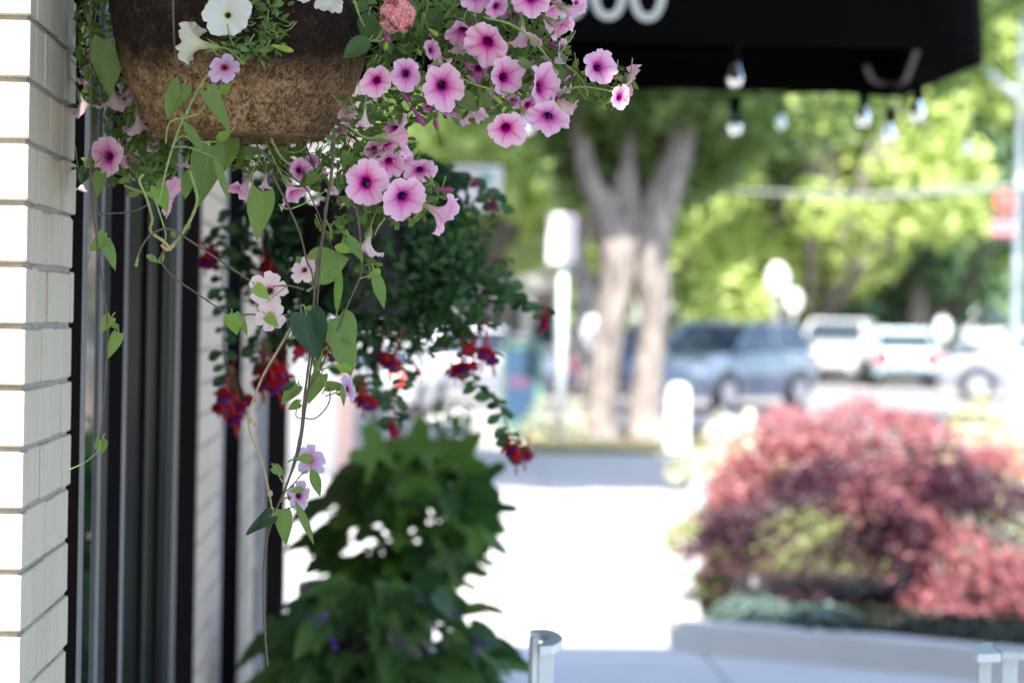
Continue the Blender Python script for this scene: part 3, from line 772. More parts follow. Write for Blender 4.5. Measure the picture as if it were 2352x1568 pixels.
# vine 1 leaves
for a in [
 (vn,422,195,380,272,62,2.66,'vineleaf','heart',(-.4,.1)),(vn,478,212,532,306,50,2.64,'vineleaf','arrow',(.5,.2)),
 (vn,420,277,468,352,26,2.64,'vineleaf','lance',(.6,.1)),(vn,532,192,504,216,24,2.66,'brightleaf','spat',(0,0)),
 (vn,531,301,498,322,24,2.66,'brightleaf','spat',(.1,0)),(vn,482,335,457,474,78,2.76,'vineleaf','heart',(.2,.1)),
 (vn,440,385,423,457,34,2.78,'vineleaf','lance',(-.3,0)),(vn,528,318,508,402,56,2.80,'vineleaf','heart',(0,.1)),
 (vn,492,360,528,462,20,2.70,'vineleaf','lance',(.5,0)),(vn,362,428,385,488,40,2.74,'brightleaf','heart',(.2,0)),
 (vn,372,420,362,445,22,2.74,'vineleaf','heart',(.2,0)),(vn,366,603,336,585,17,2.70,'vineleaf','spat',(0,.4)),(vn,368,606,376,578,12,2.70,'vineleaf','lance',(.4,.4)),
 (vn,420,528,438,516,14,2.72,'vineleaf','spat',(0,0)),(vn,402,548,396,530,14,2.72,'vineleaf','spat',(0,0)),(vn,408,548,437,524,16,2.72,'darkvineleaf','spat',(0,.4)),
 (vn,533,722,545,770,42,2.68,'brightleaf','heart',(.1,0)),(vn,548,718,570,772,16,2.68,'vineleaf','lance',(.6,0)),(vn,528,718,540,730,12,2.68,'brightleaf','spat',(0,0)),
 # wall-side vine
 (vl,246,92,251,222,80,2.84,'vineleaf','heart',(.1,.15)),(vl,216,172,232,196,36,2.86,'darkvineleaf','heart',(0,0)),
 (vl,232,398,216,462,32,2.86,'vineleaf','heart',(.2,0)),(vl,198,386,185,425,30,2.86,'darkvineleaf','heart',(0,0)),
 (vl,243,545,204,577,44,2.80,'vineleaf','arrow',(0,.2)),(vl,246,560,266,622,28,2.80,'vineleaf','heart',(.35,0)),
 (vl,256,728,231,763,34,2.80,'vineleaf','heart',(-.3,.2)),(vl,256,750,274,748,16,2.80,'vineleaf','spat',(0,.4)),(vl,272,765,248,824,30,2.80,'vineleaf','heart',(.2,0)),
 (vl,236,1006,216,1032,22,2.82,'vineleaf','heart',(0,0)),(vl,240,1012,232,1046,18,2.82,'vineleaf','heart',(.3,0)),
 # dangling vine
 (vr,604,440,588,552,66,2.70,'vineleaf','heart',(-.1,0)),(vr,722,618,802,592,92,2.70,'vineleaf','heart',(.2,.25)),
 (vr,783,620,770,722,24,2.66,'vineleaf','lance',(-.5,0)),(vr,798,538,836,602,26,2.64,'vineleaf','lance',(.4,0)),(vr,812,578,768,565,26,2.66,'brightleaf','spat',(0,.3)),
 (vr,858,618,885,710,30,2.64,'vineleaf','lance',(.4,0)),(vr,856,618,874,630,20,2.64,'brightleaf','spat',(0,.2)),
 (vr,703,718,731,829,88,2.62,'darkvineleaf','heart',(.15,-.25)),(vr,700,705,730,716,22,2.66,'vineleaf','spat',(0,.4)),
 (vr,738,735,793,824,34,2.64,'vineleaf','lance',(.3,.1)),(vr,776,728,818,792,66,2.68,'vineleaf','heart',(.25,.1)),(vr,782,782,808,866,62,2.69,'vineleaf','heart',(.35,.1)),
 (vr,785,882,791,934,14,2.66,'vineleaf','lance',(.5,0)),(vr,684,884,645,928,38,2.66,'vineleaf','heart',(-.2,.3)),(vr,676,880,645,896,18,2.65,'darkvineleaf','lance',(-.2,.5)),
 (vr,738,858,706,928,40,2.68,'vineleaf','heart',(-.1,.1)),(vr,746,888,794,884,26,2.67,'vineleaf','heart',(.1,.3)),(vr,770,842,808,848,24,2.66,'brightleaf','spat',(.1,.2)),
 (vr,740,800,722,862,16,2.64,'vineleaf','lance',(-.4,.1)),(vr,688,925,660,940,24,2.67,'vineleaf','heart',(-.2,.2)),(vr,700,742,666,776,20,2.70,'brightleaf','lance',(0,.2)),
 (vr,624,1184,563,1226,44,2.64,'darkvineleaf','arrow',(-.3,.35)),(vr,650,1172,657,1254,42,2.65,'vineleaf','heart',(.1,.1)),(vr,678,1150,725,1252,20,2.65,'vineleaf','lance',(.5,.1)),
 (vr,628,1072,656,1092,24,2.66,'vineleaf','heart',(0,.1)),(vr,716,1075,736,1140,26,2.66,'vineleaf','lance',(.2,0)),(vr,748,795,757,800,10,2.66,'vineleaf','spat',(0,0)),
 (vr,680,1052,720,1054,26,2.64,'vineleaf','spat',(0,.3)),(vr,664,1128,700,1122,16,2.64,'vineleaf','spat',(0,.3)),(vr,845,640,862,620,10,2.66,'vineleaf','spat',(0,0)),
 (vr,700,590,722,660,50,2.74,'vineleaf','heart',(0,0)),
 ]:
    px_leaf(*a)
# stems
def stem(plant, pts, rpx, mat, d, dz=None, name='stem', taper=.6):
    n = len(pts); P = []
    for i, q in enumerate(pts):
        dd = q[2] if len(q) > 2 else d
        P.append(at(q[0], q[1], dd)-plant.location)
    P = smooth_path(P, 6); k = len(P)
    jr = [rpx*.5*d/FPX*(1-(1-taper)*i/k)*(1+.12*math.sin(i*1.7)) for i in range(k)]
    b = MB(); b.tube(P, jr, 7); return b.build(name, M[mat], plant, smooth=True)
stem(vn,[(397,-20),(399,60),(403,130),(414,190),(424,262)],6.0,'brownstem',2.66)
stem(vn,[(424,262),(402,322),(392,352),(379,400),(370,445),(362,470)],6.5,'stem',2.66)
stem(vn,[(425,268),(450,215),(478,170),(486,162)],6,'stem',2.65); stem(vn,[(426,270),(455,262),(466,248),(468,235)],5,'stem',2.65)
stem(vn,[(427,272),(400,275),(385,292),(381,330)],5.5,'stem',2.66); stem(vn,[(400,328),(420,312),(448,325),(500,326)],5,'stem',2.67)
stem(vn,[(395,338),(430,338),(470,352),(490,362)],5,'stem',2.68)
stem(vn,[(330,400),(320,415),(333,445),(344,478),(350,505),(345,525),(352,538),(375,552),(382,562)],7,'stem',2.72,taper=.9)
stem(vn,[(355,455),(370,500),(381,540),(375,560),(372,568)],5,'stem',2.71)
stem(vn,[(352,538),(372,552),(392,572),(378,570),(371,562),(384,574),(402,562)],7,'drystem',2.70,taper=1)
stem(vn,[(436,392),(446,425),(453,455),(448,480),(432,515),(410,548),(396,562),(380,572)],8,'stem',2.71,taper=.9)
stem(vn,[(312,612),(320,580),(332,556),(350,537),(375,526),(400,529),(425,545),(500,595),(575,645),(600,662)],5,'brownstem',2.70,taper=1)
stem(vn,[(380,572),(372,584),(371,600),(385,622),(410,645),(450,672),(490,700),(532,726)],5.5,'brownstem',2.70)
stem(vn,[(545,727),(575,722),(640,730),(668,748)],4,'brownstem',2.70)
stem(vn,[(312,612),(315,600),(318,585)],8,'stem',2.70)
stem(vl,[(208,-30),(207,70),(208,200),(209,300),(208,390),(213,470),(222,550),(232,620),(242,700),(247,742),(246,800),(240,900),(230,1010)],4.6,'brownstem',2.80,taper=.8)
stem(vl,[(230,1010),(228,1030),(212,1048),(190,1064),(155,1080)],4.6,'stem',2.80)
stem(vl,[(245,50),(238,100),(229,150),(230,200),(232,240),(222,290),(208,340),(198,385)],3.6,'brownstem',2.84)
stem(vl,[(206,395),(216,440),(226,488),(232,492),(262,490),(300,487),(330,476),(352,462)],5,'brownstem',2.80)
stem(vl,[(196,150),(190,165),(184,190)],3,'brownstem',2.86)
main = [(768,300),(766,360),(752,460),(742,540),(728,610),(720,700),(716,780),(706,860),(697,930),(692,985),(676,1060),(652,1130),(628,1185),(612,1245),(605,1330),(606,1400),(610,1470),(615,1528)]
stem(vr,main,6.5,'brownstem',2.66,taper=.8)
stem(vr,[(758,420),(745,500),(735,600),(728,700),(722,780),(712,860),(700,950),(688,1030),(660,1110),(634,1170)],5,'brownstem',2.665,taper=.9)
stem(vr,[(690,700),(714,790),(722,860),(704,900),(694,960)],4,'brownstem',2.66)
stem(vr,[(625,400),(666,482),(690,540),(705,600),(716,625),(724,680)],6,'brownstem',2.67)
stem(vr,[(592,338),(640,385),(700,430),(722,470),(745,525),(765,575)],5,'brownstem',2.72)
stem(vr,[(818,478),(826,530),(829,590),(828,632),(812,670),(792,715),(775,760),(756,800),(735,850),(712,890),(698,935)],5.5,'brownstem',2.66)
stem(vr,[(826,640),(845,634),(858,630)],4,'stem',2.65); stem(vr,[(766,300),(764,370),(762,440)],5,'stem',2.78)
stem(vr,[(756,450),(745,490),(760,530),(758,552)],4,'stem',2.72)
stem(vr,[(640,470),(665,480),(710,462),(745,440)],4.5,'stem',2.68)
stem(vr,[(699,665),(664,656),(626,658)],5,'brownstem',2.66); stem(vr,[(704,668),(735,650),(742,625),(770,605)],5,'stem',2.68); stem(vr,[(706,670),(735,648),(782,645)],4.5,'stem',2.68)
stem(vr,[(660,656),(630,680),(612,695)],3.5,'stem',2.66); stem(vr,[(760,812),(745,800),(728,830),(718,860)],4,'stem',2.66)
stem(vr,[(672,745),(640,800),(606,858),(590,895),(574,940),(571,968),(577,1000),(597,1045),(607,1080),(618,1130),(627,1180)],5,'drystem',2.66,taper=.9)
stem(vr,[(678,742),(645,798),(612,856),(592,897)],3.5,'brownstem',2.664)
stem(vr,[(756,888),(758,915),(748,938),(728,958),(712,962),(698,958)],3.2,'brownstem',2.66,taper=1)
stem(vr,[(696,962),(680,955),(684,930),(688,915)],3.5,'stem',2.66); stem(vr,[(686,905),(692,890),(686,880)],4,'stem',2.66)
stem(vr,[(704,760),(690,708),(700,700)],4,'stem',2.66); stem(vr,[(740,905),(748,888),(744,872)],3.5,'stem',2.66)
stem(vr,[(735,850),(770,838),(790,832)],4,'stem',2.67); stem(vr,[(640,1088),(648,1105),(660,1112)],4,'stem',2.66)
stem(vr,[(668,1120),(690,1092),(706,1080)],4,'brownstem',2.66); stem(vr,[(655,1130),(672,1112),(684,1100)],4,'stem',2.66); stem(vr,[(638,1172),(660,1168),(682,1160)],4.5,'stem',2.66)
for (x, y, r) in ((620,1133,7),(625,1170,6),(577,965,6),(585,975,4),(630,1188,6)):
    p = at(x, y, 2.66)-vr.location; b = MB(); b.ball(p, r*2.66/FPX, 10, (1, 1, 1.2)); b.build('node', M['drystem'], vr, smooth=True)
# vine flowers
for (px, py, di, f, k, d) in ((697,618,62,(-.35,.1,.85),0,2.70),(618,666,90,(-.1,.1,.95),1,2.69),(620,728,80,(-.05,-.25,.95),2,2.68),):
    flower(vr, VMw[k], px, py, di, f, d, calyx='bract', tube=.7)
for (px, py, di, f, k, d) in ((716,1055,84,(.58,.12,.6),0,2.68),(690,1137,74,(.6,.05,.6),1,2.68),(803,892,66,(.75,.1,.35),2,2.68)):
    flower(vr, VMl[k], px, py, di, f, d, calyx='bract', tube=.7)
flower(vn, VMl[0], 515, 157, 74, (.15, -.2, .95), 2.64, calyx='bract', tube=.7, label='lilac pink vine flower with a black eye')
# green buds in front of pale flowers
for (x, y, s1, pl) in ((604,670,26,vr),(628,736,22,vr),(548,738,16,vr),(655,112,12,pw_)):
    px_leaf(pl, x-s1*.7, y-s1*.5, x+s1*.6, y+s1*.7, s1*1.2, 2.63, 'brightleaf', 'heart', (.1, .2))
def bud(plant, x0, y0, x1, y1, wpx, mat, d):
    a, c = at(x0, y0, d)-plant.location, at(x1, y1, d)-plant.location; P = [a.lerp(c, i/8) for i in range(9)]
    rr = [wpx*.5*d/FPX*v for v in (.35, .5, .6, .75, .95, 1.0, .9, .7, .25)]
    b = MB(); b.tube(P, rr, 8); return b.build('bud', M[mat], plant, smooth=True)
bud(pr_, 946, 246, 976, 290, 15, 'purplebud', 2.66); bud(pr_, 1000, 436, 1044, 436, 14, 'purplebud', 2.66)
bud(pw_, 625, 104, 674, 118, 15, 'limebud', 2.64); bud(pr_, 1380, 150, 1330, 172, 10, 'limebud', 2.70); bud(pr_, 958, 112, 968, 128, 12, 'limebud', 2.72)
bud(pr_, 962, 455, 985, 470, 12, 'purplebud', 2.68); bud(pr_, 1320, 165, 1300, 172, 8, 'purplebud', 2.70)

for k in range(12):
    x, y = rnd.uniform(880, 1330), rnd.uniform(20, 300); an = rnd.uniform(-2.2, -.6)
    bud(pr_, x, y, x+30*math.cos(an), y-26*math.sin(an), rnd.uniform(9, 13), rnd.choice(('purplebud', 'limebud', 'purplebud')), rnd.uniform(2.66, 2.72))
# petunia foliage : many small spatulate leaves and stems
def foliage(plant, regs, mat='leaf', lo=18, hi=36, stems=True):
    b = MB(); off = plant.location
    for (cx, cy, rx, ry, n, d0, d1) in regs:
        for k in range(n):
            a = rnd.uniform(0, 6.28); q = math.sqrt(rnd.random()); d = rnd.uniform(d0, d1)
            x, y = cx+rx*q*math.cos(a), cy+ry*q*math.sin(a)
            B = at(x, y, d)-off; an = rnd.uniform(0, 6.28); Ln = rnd.uniform(lo, hi)*d/FPX
            dv = (CR*math.cos(an)+CU*(math.sin(an)*.8-.15)-F*rnd.uniform(-.6, .6)).normalized()
            nr = facing(rnd.uniform(-.8, .8), rnd.uniform(-.3, 1.0), rnd.uniform(.3, 1))
            leaf_geo(b, B, B+dv*Ln, Ln*rnd.uniform(.35, .55), nr, 'spat', n=5, mcols=1, fold=.2)
            if stems and k % 6 == 0:
                E = B - dv*Ln*1.0 + Vector((0, 0, .01)); b.cur = 1; b.tube([B, (B+E)/2+Vector((0, 0, -.003)), E], 1.5*d/FPX, 5, caps=False); b.cur = 0
    b.build('foliage', [M[mat], M['stem']], plant, smooth=True, attr=True)
foliage(pr_, [(930,90,100,110,150,2.76,2.94),(1060,40,140,80,230,2.74,2.92),(1150,120,120,110,180,2.75,2.90),(1200,70,110,110,170,2.72,2.88),(1130,190,120,80,140,2.72,2.84),
 (930,240,90,45,90,2.70,2.84),(820,300,60,90,110,2.74,2.9),(870,360,70,80,80,2.74,2.88),(900,480,80,28,60,2.66,2.72),(975,440,55,26,46,2.66,2.72),
 (1270,200,60,60,60,2.70,2.8),(1340,190,40,40,34,2.66,2.72),(1390,215,50,28,30,2.66,2.72),(1430,170,22,24,16,2.68,2.72),(1245,110,60,60,70,2.70,2.78),
 (985,45,120,50,110,2.72,2.9),(1090,240,90,34,50,2.68,2.76),(900,150,60,60,50,2.78,2.9),(860,275,60,30,40,2.70,2.8),(780,520,22,26,16,2.70,2.74),(850,610,24,14,8,2.66,2.7)])
foliage(pl_, [(215,40,42,75,80,2.90,3.02),(205,130,26,60,40,2.92,3.04),(240,230,60,55,50,2.92,3.02),(310,310,70,50,80,2.92,3.02),(280,390,80,40,60,2.90,2.98),
 (360,350,60,50,70,2.88,2.98),(205,400,30,30,16,2.90,2.96),(345,420,50,30,26,2.84,2.92),(300,260,24,44,24,2.94,3.02)])
foliage(pb_, [(560,355,90,30,50,2.84,2.96),(660,370,110,40,70,2.84,2.98),(760,370,60,60,60,2.84,2.96),(700,420,70,24,24,2.80,2.88),(800,420,30,60,24,2.80,2.90),(480,345,50,24,26,2.84,2.94),(755,520,22,30,12,2.74,2.78)])
foliage(pw_, [(590,90,60,45,60,2.64,2.70),(570,30,40,30,34,2.66,2.72),(640,40,46,40,30,2.68,2.74),(545,118,45,28,34,2.64,2.68),(600,0,60,20,30,2.66,2.72)], mat='leaf', lo=16, hi=30)
# bigger leaves among the petunias
for k in range(60):
    x, y = rnd.uniform(860, 1300), rnd.uniform(-10, 210)
    an = rnd.uniform(-2.6, -.4); Ln = rnd.uniform(34, 54); dd = rnd.uniform(2.74, 2.86)
    px_leaf(pr_, x, y, x+Ln*math.cos(an), y-Ln*math.sin(an), Ln*.62, dd, 'leaf', 'heart', (rnd.uniform(-.6, .6), rnd.uniform(-.2, .8)), name='leaf')
for a in ((1060,222,1095,255,44,2.68),(1128,222,1098,252,40,2.69),(950,228,985,232,22,2.68),(1270,180,1305,160,30,2.68),(1195,140,1235,165,24,2.66),
          (800,350,790,385,30,2.72),(580,360,560,335,34,2.80),(725,398,700,430,30,2.78),(800,455,800,480,24,2.68),(690,330,700,360,26,2.84),(660,350,625,345,28,2.82),(560,350,610,345,26,2.82)):
    px_leaf(pr_ if a[0] > 745 else pb_, a[0], a[1], a[2], a[3], a[4], a[5], 'leaf', 'heart', (0, .2))
for a in ((850,90,788,132,44,2.70,'serr'),(848,28,838,90,44,2.74,'serr'),(815,10,850,20,30,2.74,'serr'),(880,78,850,95,26,2.74,'serr'),(890,120,930,135,40,2.80,'serr'),(960,60,930,100,40,2.80,'serr'),(870,140,858,170,24,2.76,'serr'),(1010,20,990,60,38,2.76,'serr')):
    px_leaf(vb, a[0], a[1], a[2], a[3], a[4], a[5], 'verbenaleaf', a[6], (rnd.uniform(-.3, .3), .2))
stem(vb, [(812,-5),(825,35),(838,62)], 6, 'stem', 2.72); stem(vb, [(885,55),(868,88),(850,95)], 6, 'stem', 2.72); stem(vb, [(905,70),(880,92),(855,95)], 5, 'stem', 2.72)
stem(pb_, [(622,318),(640,352),(655,370),(668,378)], 7, 'drystem', 2.80); stem(pb_, [(712,320),(695,345),(668,352)], 4, 'stem', 2.80)
for pts, rr in (([(765,280),(762,340),(758,440)], 5),([(822,270),(800,330),(778,380),(768,440)], 4),([(590,330),(600,370),(630,420)], 4),([(700,330),(720,380),(735,430)], 5),([(820,445),(822,480),(824,520)],4)):
    stem(pb_, pts, rr, 'brownstem', 2.84)
for pts, rr in (([(1280,215),(1330,200),(1380,205),(1420,212),(1440,195),(1470,160)], 6),([(1300,150),(1330,175),(1345,200),(1352,225)], 5),([(885,500),(870,520),(860,540)], 5),([(950,500),(975,480),(995,482)], 6),
                ([(1000,140),(1060,180),(1110,200),(1190,220)], 7),([(1110,40),(1180,60),(1240,110),(1280,170)], 7)):
    stem(pr_, pts, rr, 'stem', 2.67)

# ------------------------------------------------------------------ fuchsia basket
FD = 3.95
fc = at(835, 560, FD)
fu = empty('fuchsia_basket_plant', fc, label='hanging fuchsia mass of dark leaves with red and purple drooping flowers behind the vine', cat='fuchsia')
b = MB(); KF = FD/FPX
def in_reg(cx, cy, rx, ry, dp, n, size, mb=b, d=FD):
    u = unit(n); rr = nrg.uniform(.3, 1, n)**.45
    C = []
    for i in range(n):
        p = at(cx+rx*u[i, 0]*rr[i], cy+ry*u[i, 2]*rr[i], d+dp*u[i, 1]*rr[i]) - fc; C.append(p[:])
    C = np.array(C); N = u*np.array([.8, .8, .5]) + nrg.normal(size=(n, 3))*.5 + np.array([0, -.2, .5])
    leaf_cloud(mb, C, N, size*nrg.uniform(.6, 1.3, n), .62, .25)
in_reg(850, 590, 250, 200, .16, 1900, .027)
in_reg(620, 560, 90, 170, .12, 380, .022); in_reg(980, 560, 130, 190, .14, 900, .024); in_reg(900, 400, 120, 80, .1, 330, .02); in_reg(1050, 690, 110, 110, .12, 420, .024); in_reg(820, 770, 240, 70, .12, 300, .022); in_reg(860, 600, 330, 260, .16, 500, .022)
b.build('foliage', M['fuchsialeaf'], fu, smooth=False)
b = MB(); b.lathe([(.001, -.02), (.10, -.02), (.13, .12), (.14, .16), (.13, .155)], 32); b.build('pot', M['pot'], fu, (0, 0, -.10))
b = MB()
for k in range(3): a = 2*PI*k/3; b.tube([(.13*math.cos(a), .13*math.sin(a), .17), (0, 0, .75)], .0015, 5)
b.build('hanger_wire', M['black'], fu)
strands = [[(1060,790),(1085,860),(1105,895),(1140,920),(1158,965),(1180,1010),(1190,1035)], [(930,800),(925,870),(905,920),(908,960),(905,990)],
 [(1120,640),(1160,670),(1205,690),(1240,700),(1252,725)], [(520,560),(510,640),(520,700),(512,780),(520,860),(528,900)], [(600,720),(590,790),(600,830),(615,850)],
 [(530,480),(500,540),(505,600)], [(1000,400),(1050,395),(1100,420),(1145,470)], [(820,780),(845,860),(845,905)], [(950,380),(985,372),(1020,395),(1060,440)],
 [(1080,560),(1130,600),(1165,650)], [(700,760),(740,800),(750,840)]]
lb = MB()
for s in strands:
    P = smooth_path([at(x, y, FD-.05)-fc for x, y in s], 6); sb = MB(); sb.tube(P, .0012, 5); sb.build('stem', M['brownstem'], fu)
    for i, p in enumerate(P[::2]):
        for sg in (-1, 1):
            if rnd.random() < .75:
                dv = (CR*sg+Vector((0, rnd.uniform(-.5, .5), rnd.uniform(-1, .1)))).normalized(); Ln = rnd.uniform(.016, .034)
                leaf_geo(lb, p, p+dv*Ln, Ln*.62, facing(rnd.uniform(-.5, .5), .3, 1), 'spat', n=5, mcols=1)
lb.build('trailing_leaves', M['fuchsialeaf'], fu, attr=True)
# one fuchsia flower, then copies
def fuchsia_proto():
    b = MB()
    b.lathe([(.0015, .030), (.0022, .026), (.0035, .012), (.0042, .004), (.004, 0)], 10)
    for k in range(4):
        a = PI/2*k+.4; ca, sa = math.cos(a), math.sin(a)
        P = [(.003, .006, .005), (.0115, .0035, .011), (.018, -.002, .0095), (.0225, -.007, .001)]
        vs = []
        for r_, z_, w_ in P: vs += [(ca*r_-sa*w_, sa*r_+ca*w_, z_), (ca*r_+sa*w_, sa*r_-ca*w_, z_)]
        b.add(vs, [(0, 1, 3, 2), (2, 3, 5, 4), (4, 5, 7, 6)])
    o = b.build('flower', M['fred'], None, smooth=True)
    c = MB(); vs = []; n = 32; rg = [(.004, .0), (.008, -.004), (.0120, -.009), (.0130, -.015)]
    for i, (r_, z_) in enumerate(rg):
        for k in range(n): vs.append(((r_*(1+.10*math.sin(8*2*PI*k/n)*i/3))*math.cos(2*PI*k/n), (r_*(1+.10*math.sin(8*2*PI*k/n)*i/3))*math.sin(2*PI*k/n), z_+.002*math.sin(8*2*PI*k/n)*i/3))
    c.add(vs, [(i*n+k, i*n+(k+1) % n, (i+1)*n+(k+1) % n, (i+1)*n+k) for i in range(3) for k in range(n)])
    c.build('corolla', M['fpurple'], o, smooth=True)
    s2 = MB()
    for k in range(5): s2.tube([(0, 0, 0), (.003*math.cos(k*1.26), .003*math.sin(k*1.26), -.03), (.004*math.cos(k*1.26), .004*math.sin(k*1.26), -.036-.002*k)], .0006, 4)
    s2.tube([(0, 0, -.002), (0, 0, .03), (.001, .001, .05), (.004, 0, .065)], .0008, 5); s2.ball((0, 0, 0), .002, 6)
    s2.build('stamens', M['fred'], o)
    return o
fp = fuchsia_proto(); first = True
spots = [(872,812,1),(902,828,1.1),(890,832,.9),(1082,800,1),(1112,806,1.15),(1128,818,1.1),(1062,838,1.1),(1040,850,.9),(1088,835,.8),(518,905,1.2),(545,930,1.3),(508,930,1.1),(560,915,1.1),(536,955,1.1),
 (610,850,1.3),(640,845,1.2),(600,875,1.2),(632,880,1.3),(655,865,1.1),(832,915,1.1),(850,925,1.0),(1172,1028,1),(1188,1050,.9),(1210,1042,.9),(480,585,1.1),(475,600,.9),(613,610,1.2),(622,622,1.0),
 (758,800,1.1),(905,990,.7),(900,975,.6),(1252,728,.7),(1250,745,.6),(958,852,.6),(1112,683,.6),(1130,470,.5),(1090,420,.5),(690,800,1.0)]
for (x, y, s) in spots:
    o = fp if first else copy_tree(fp); first = False
    o.parent = fu; p = at(x, y, FD-.08+rnd.uniform(-.05, .05))-fc
    o.matrix_basis = Matrix.Translation(p) @ Matrix.Rotation(rnd.uniform(-.5, .5), 4, 'X') @ Matrix.Rotation(rnd.uniform(-.5, .5), 4, 'Y') @ Matrix.Rotation(rnd.uniform(0, 6), 4, 'Z') @ Matrix.Scale(s*.82, 4)

# ------------------------------------------------------------------ potted plants by the wall
def star_leaf(b, c, ax, nrm, size, lobes=5):
    c, ax, nrm = Vector(c), Vector(ax).normalized(), Vector(nrm).normalized(); sd = ax.cross(nrm).normalized(); nn = sd.cross(ax)
    vs = [c]; n = lobes*4
    for k in range(n+1):
        a = -2.5+5.0*k/n; w = abs(math.cos(a*lobes/2*1.0)); r_ = size*(.42+.58*w**1.2)*(1-.25*abs(a)/2.5)
        vs.append(c+(ax*math.cos(a)+sd*math.sin(a))*r_ + nn*(-.18*r_*r_/size + .05*size*math.sin(a*3)))
    b.add(vs, [(0, k+1, k+2) for k in range(n)])
D1 = 6.3; c1 = at(915, 1180, D1)
g = empty('potted_plant', (c1.x, D1, 0), label='tall dark pot with a bush of big pointed lobed leaves beside the sunlit pavement', cat='potted plant', group='pots along the shopfront')
b = MB(); K1 = D1/FPX
for k in range(205):
    u = unit(1)[0]; q = rnd.uniform(.45, 1)**.5
    p = at(925+215*u[0]*q, 1185+165*u[2]*q, D1+.22*u[1]*q) - g.location
    ax = Vector((u[0]+rnd.uniform(-.4, .4), u[1], u[2]*.4-.45)); nr = Vector((u[0]*.6+rnd.uniform(-.4, .4), u[1]*.6-.2, .7+rnd.uniform(-.3, .3)))
    star_leaf(b, p, ax, nr, rnd.uniform(.06, .11))
for (x, y, ax) in ((1110,1165,(1,0,.1)),(1100,1210,(.8,0,-.6)),(1050,1060,(.5,0,.8)),(960,1040,(.1,0,1)),(1040,1270,(.3,0,-1)),(1090,1110,(.6,0,.5)),(1010,1290,(-.1,0,-1)),(870,1050,(-.3,0,1))):
    star_leaf(b, at(x, y, D1-.2)-g.location, ax, (.1, -.6, .7), .10)
b.build('foliage', M['potleaf'], g, smooth=False)
b = MB()
for k in range(26):
    x = rnd.uniform(860, 1080); tp = at(x, rnd.uniform(940, 1010), D1+rnd.uniform(-.1, .1))-g.location; bs = at(x+rnd.uniform(-20, 20), 1100, D1)-g.location
    b.tube([bs, tp], .003, 5)
    leaf_cloud(b, np.array([tp[:]])+nrg.normal(size=(5, 3))*.02, unit(5), nrg.uniform(.02, .04, 5))
b.build('flower_stalks', M['potleaf'], g)
pc = at(852, 1340, D1); rim = pc.z
def pot(g, cx, rimz, rad, h=None):
    b_ = MB(); x = cx-g.location.x
    b_.lathe([(.001, .0), (rad*.62, .0), (rad*.66, .02), (rad*.95, rimz-.06), (rad*1.06, rimz-.055), (rad*1.06, rimz), (rad*.97, rimz), (rad*.95, rimz-.05), (.001, rimz-.05)], 40, (x, 0, 0))
    b_.build('pot', M['pot'], g, smooth=False, bevel=0)
pot(g, pc.x, rim, .19)
D2 = 5.45; c2 = at(890, 1450, D2)
g = empty('potted_plant', (c2.x, D2, 0), label='low pot of broad dark leaves with tiny violet flowers in front of the lobed-leaf pot', cat='potted plant', group='pots along the shopfront')
b = MB(); fl = MB()
for k in range(230):
    u = unit(1)[0]; q = rnd.uniform(.3, 1)**.5
    x, y = 885+275*u[0]*q, 1500+185*abs(u[2])*q*(-1 if u[2] > 0 else .6)
    if y < 1320+max(0, 800-x)*.55+max(0, x-950)*.45: y += 70
    p = at(x, y, D2+.2*u[1]*q) - g.location
    dv = Vector((u[0]*.9+rnd.uniform(-.3, .3), u[1]*.6-.2, rnd.uniform(-.7, .15))).normalized(); Ln = rnd.uniform(.06, .13)
    leaf_geo(b, p, p+dv*Ln, Ln*.62, Vector((rnd.uniform(-.3, .3), -.35, .8)), 'heart', n=6, mcols=2, droop=.25)
for (x, y, tx, ty) in ((1100,1480,1190,1550),(1080,1440,1170,1480),(640,1430,600,1475),(700,1400,640,1440),(1000,1360,1050,1420)):
    B_, T_ = at(x, y, D2-.15)-g.location, at(tx, ty, D2-.15)-g.location; leaf_geo(b, B_, T_, .07, (.1, -.5, .8), 'heart', n=6, mcols=2, droop=.2)
b.build('foliage', M['hostaleaf'], g, attr=True)
for k in range(2):
    x, y = rnd.uniform(640, 1170), rnd.uniform(1380, 1560); p = at(x, y, D2-.24)-g.location; fl = MB()
    leaf_cloud(fl, np.array([p[:]])+nrg.normal(size=(6, 3))*.007, unit(6), nrg.uniform(.010, .018, 6), .8); fl.build('flower', M['violet'], g)
for (x, y) in ((733,1420),(1097,1475)):
    p = at(x, y, D2-.25)-g.location; fl = MB(); leaf_cloud(fl, np.array([p[:]])+nrg.normal(size=(14, 3))*.01, unit(14), nrg.uniform(.010, .018, 14), .8); fl.build('flower', M['violet'], g)
pot(g, c2.x, at(890, 1560, D2).z, .22)

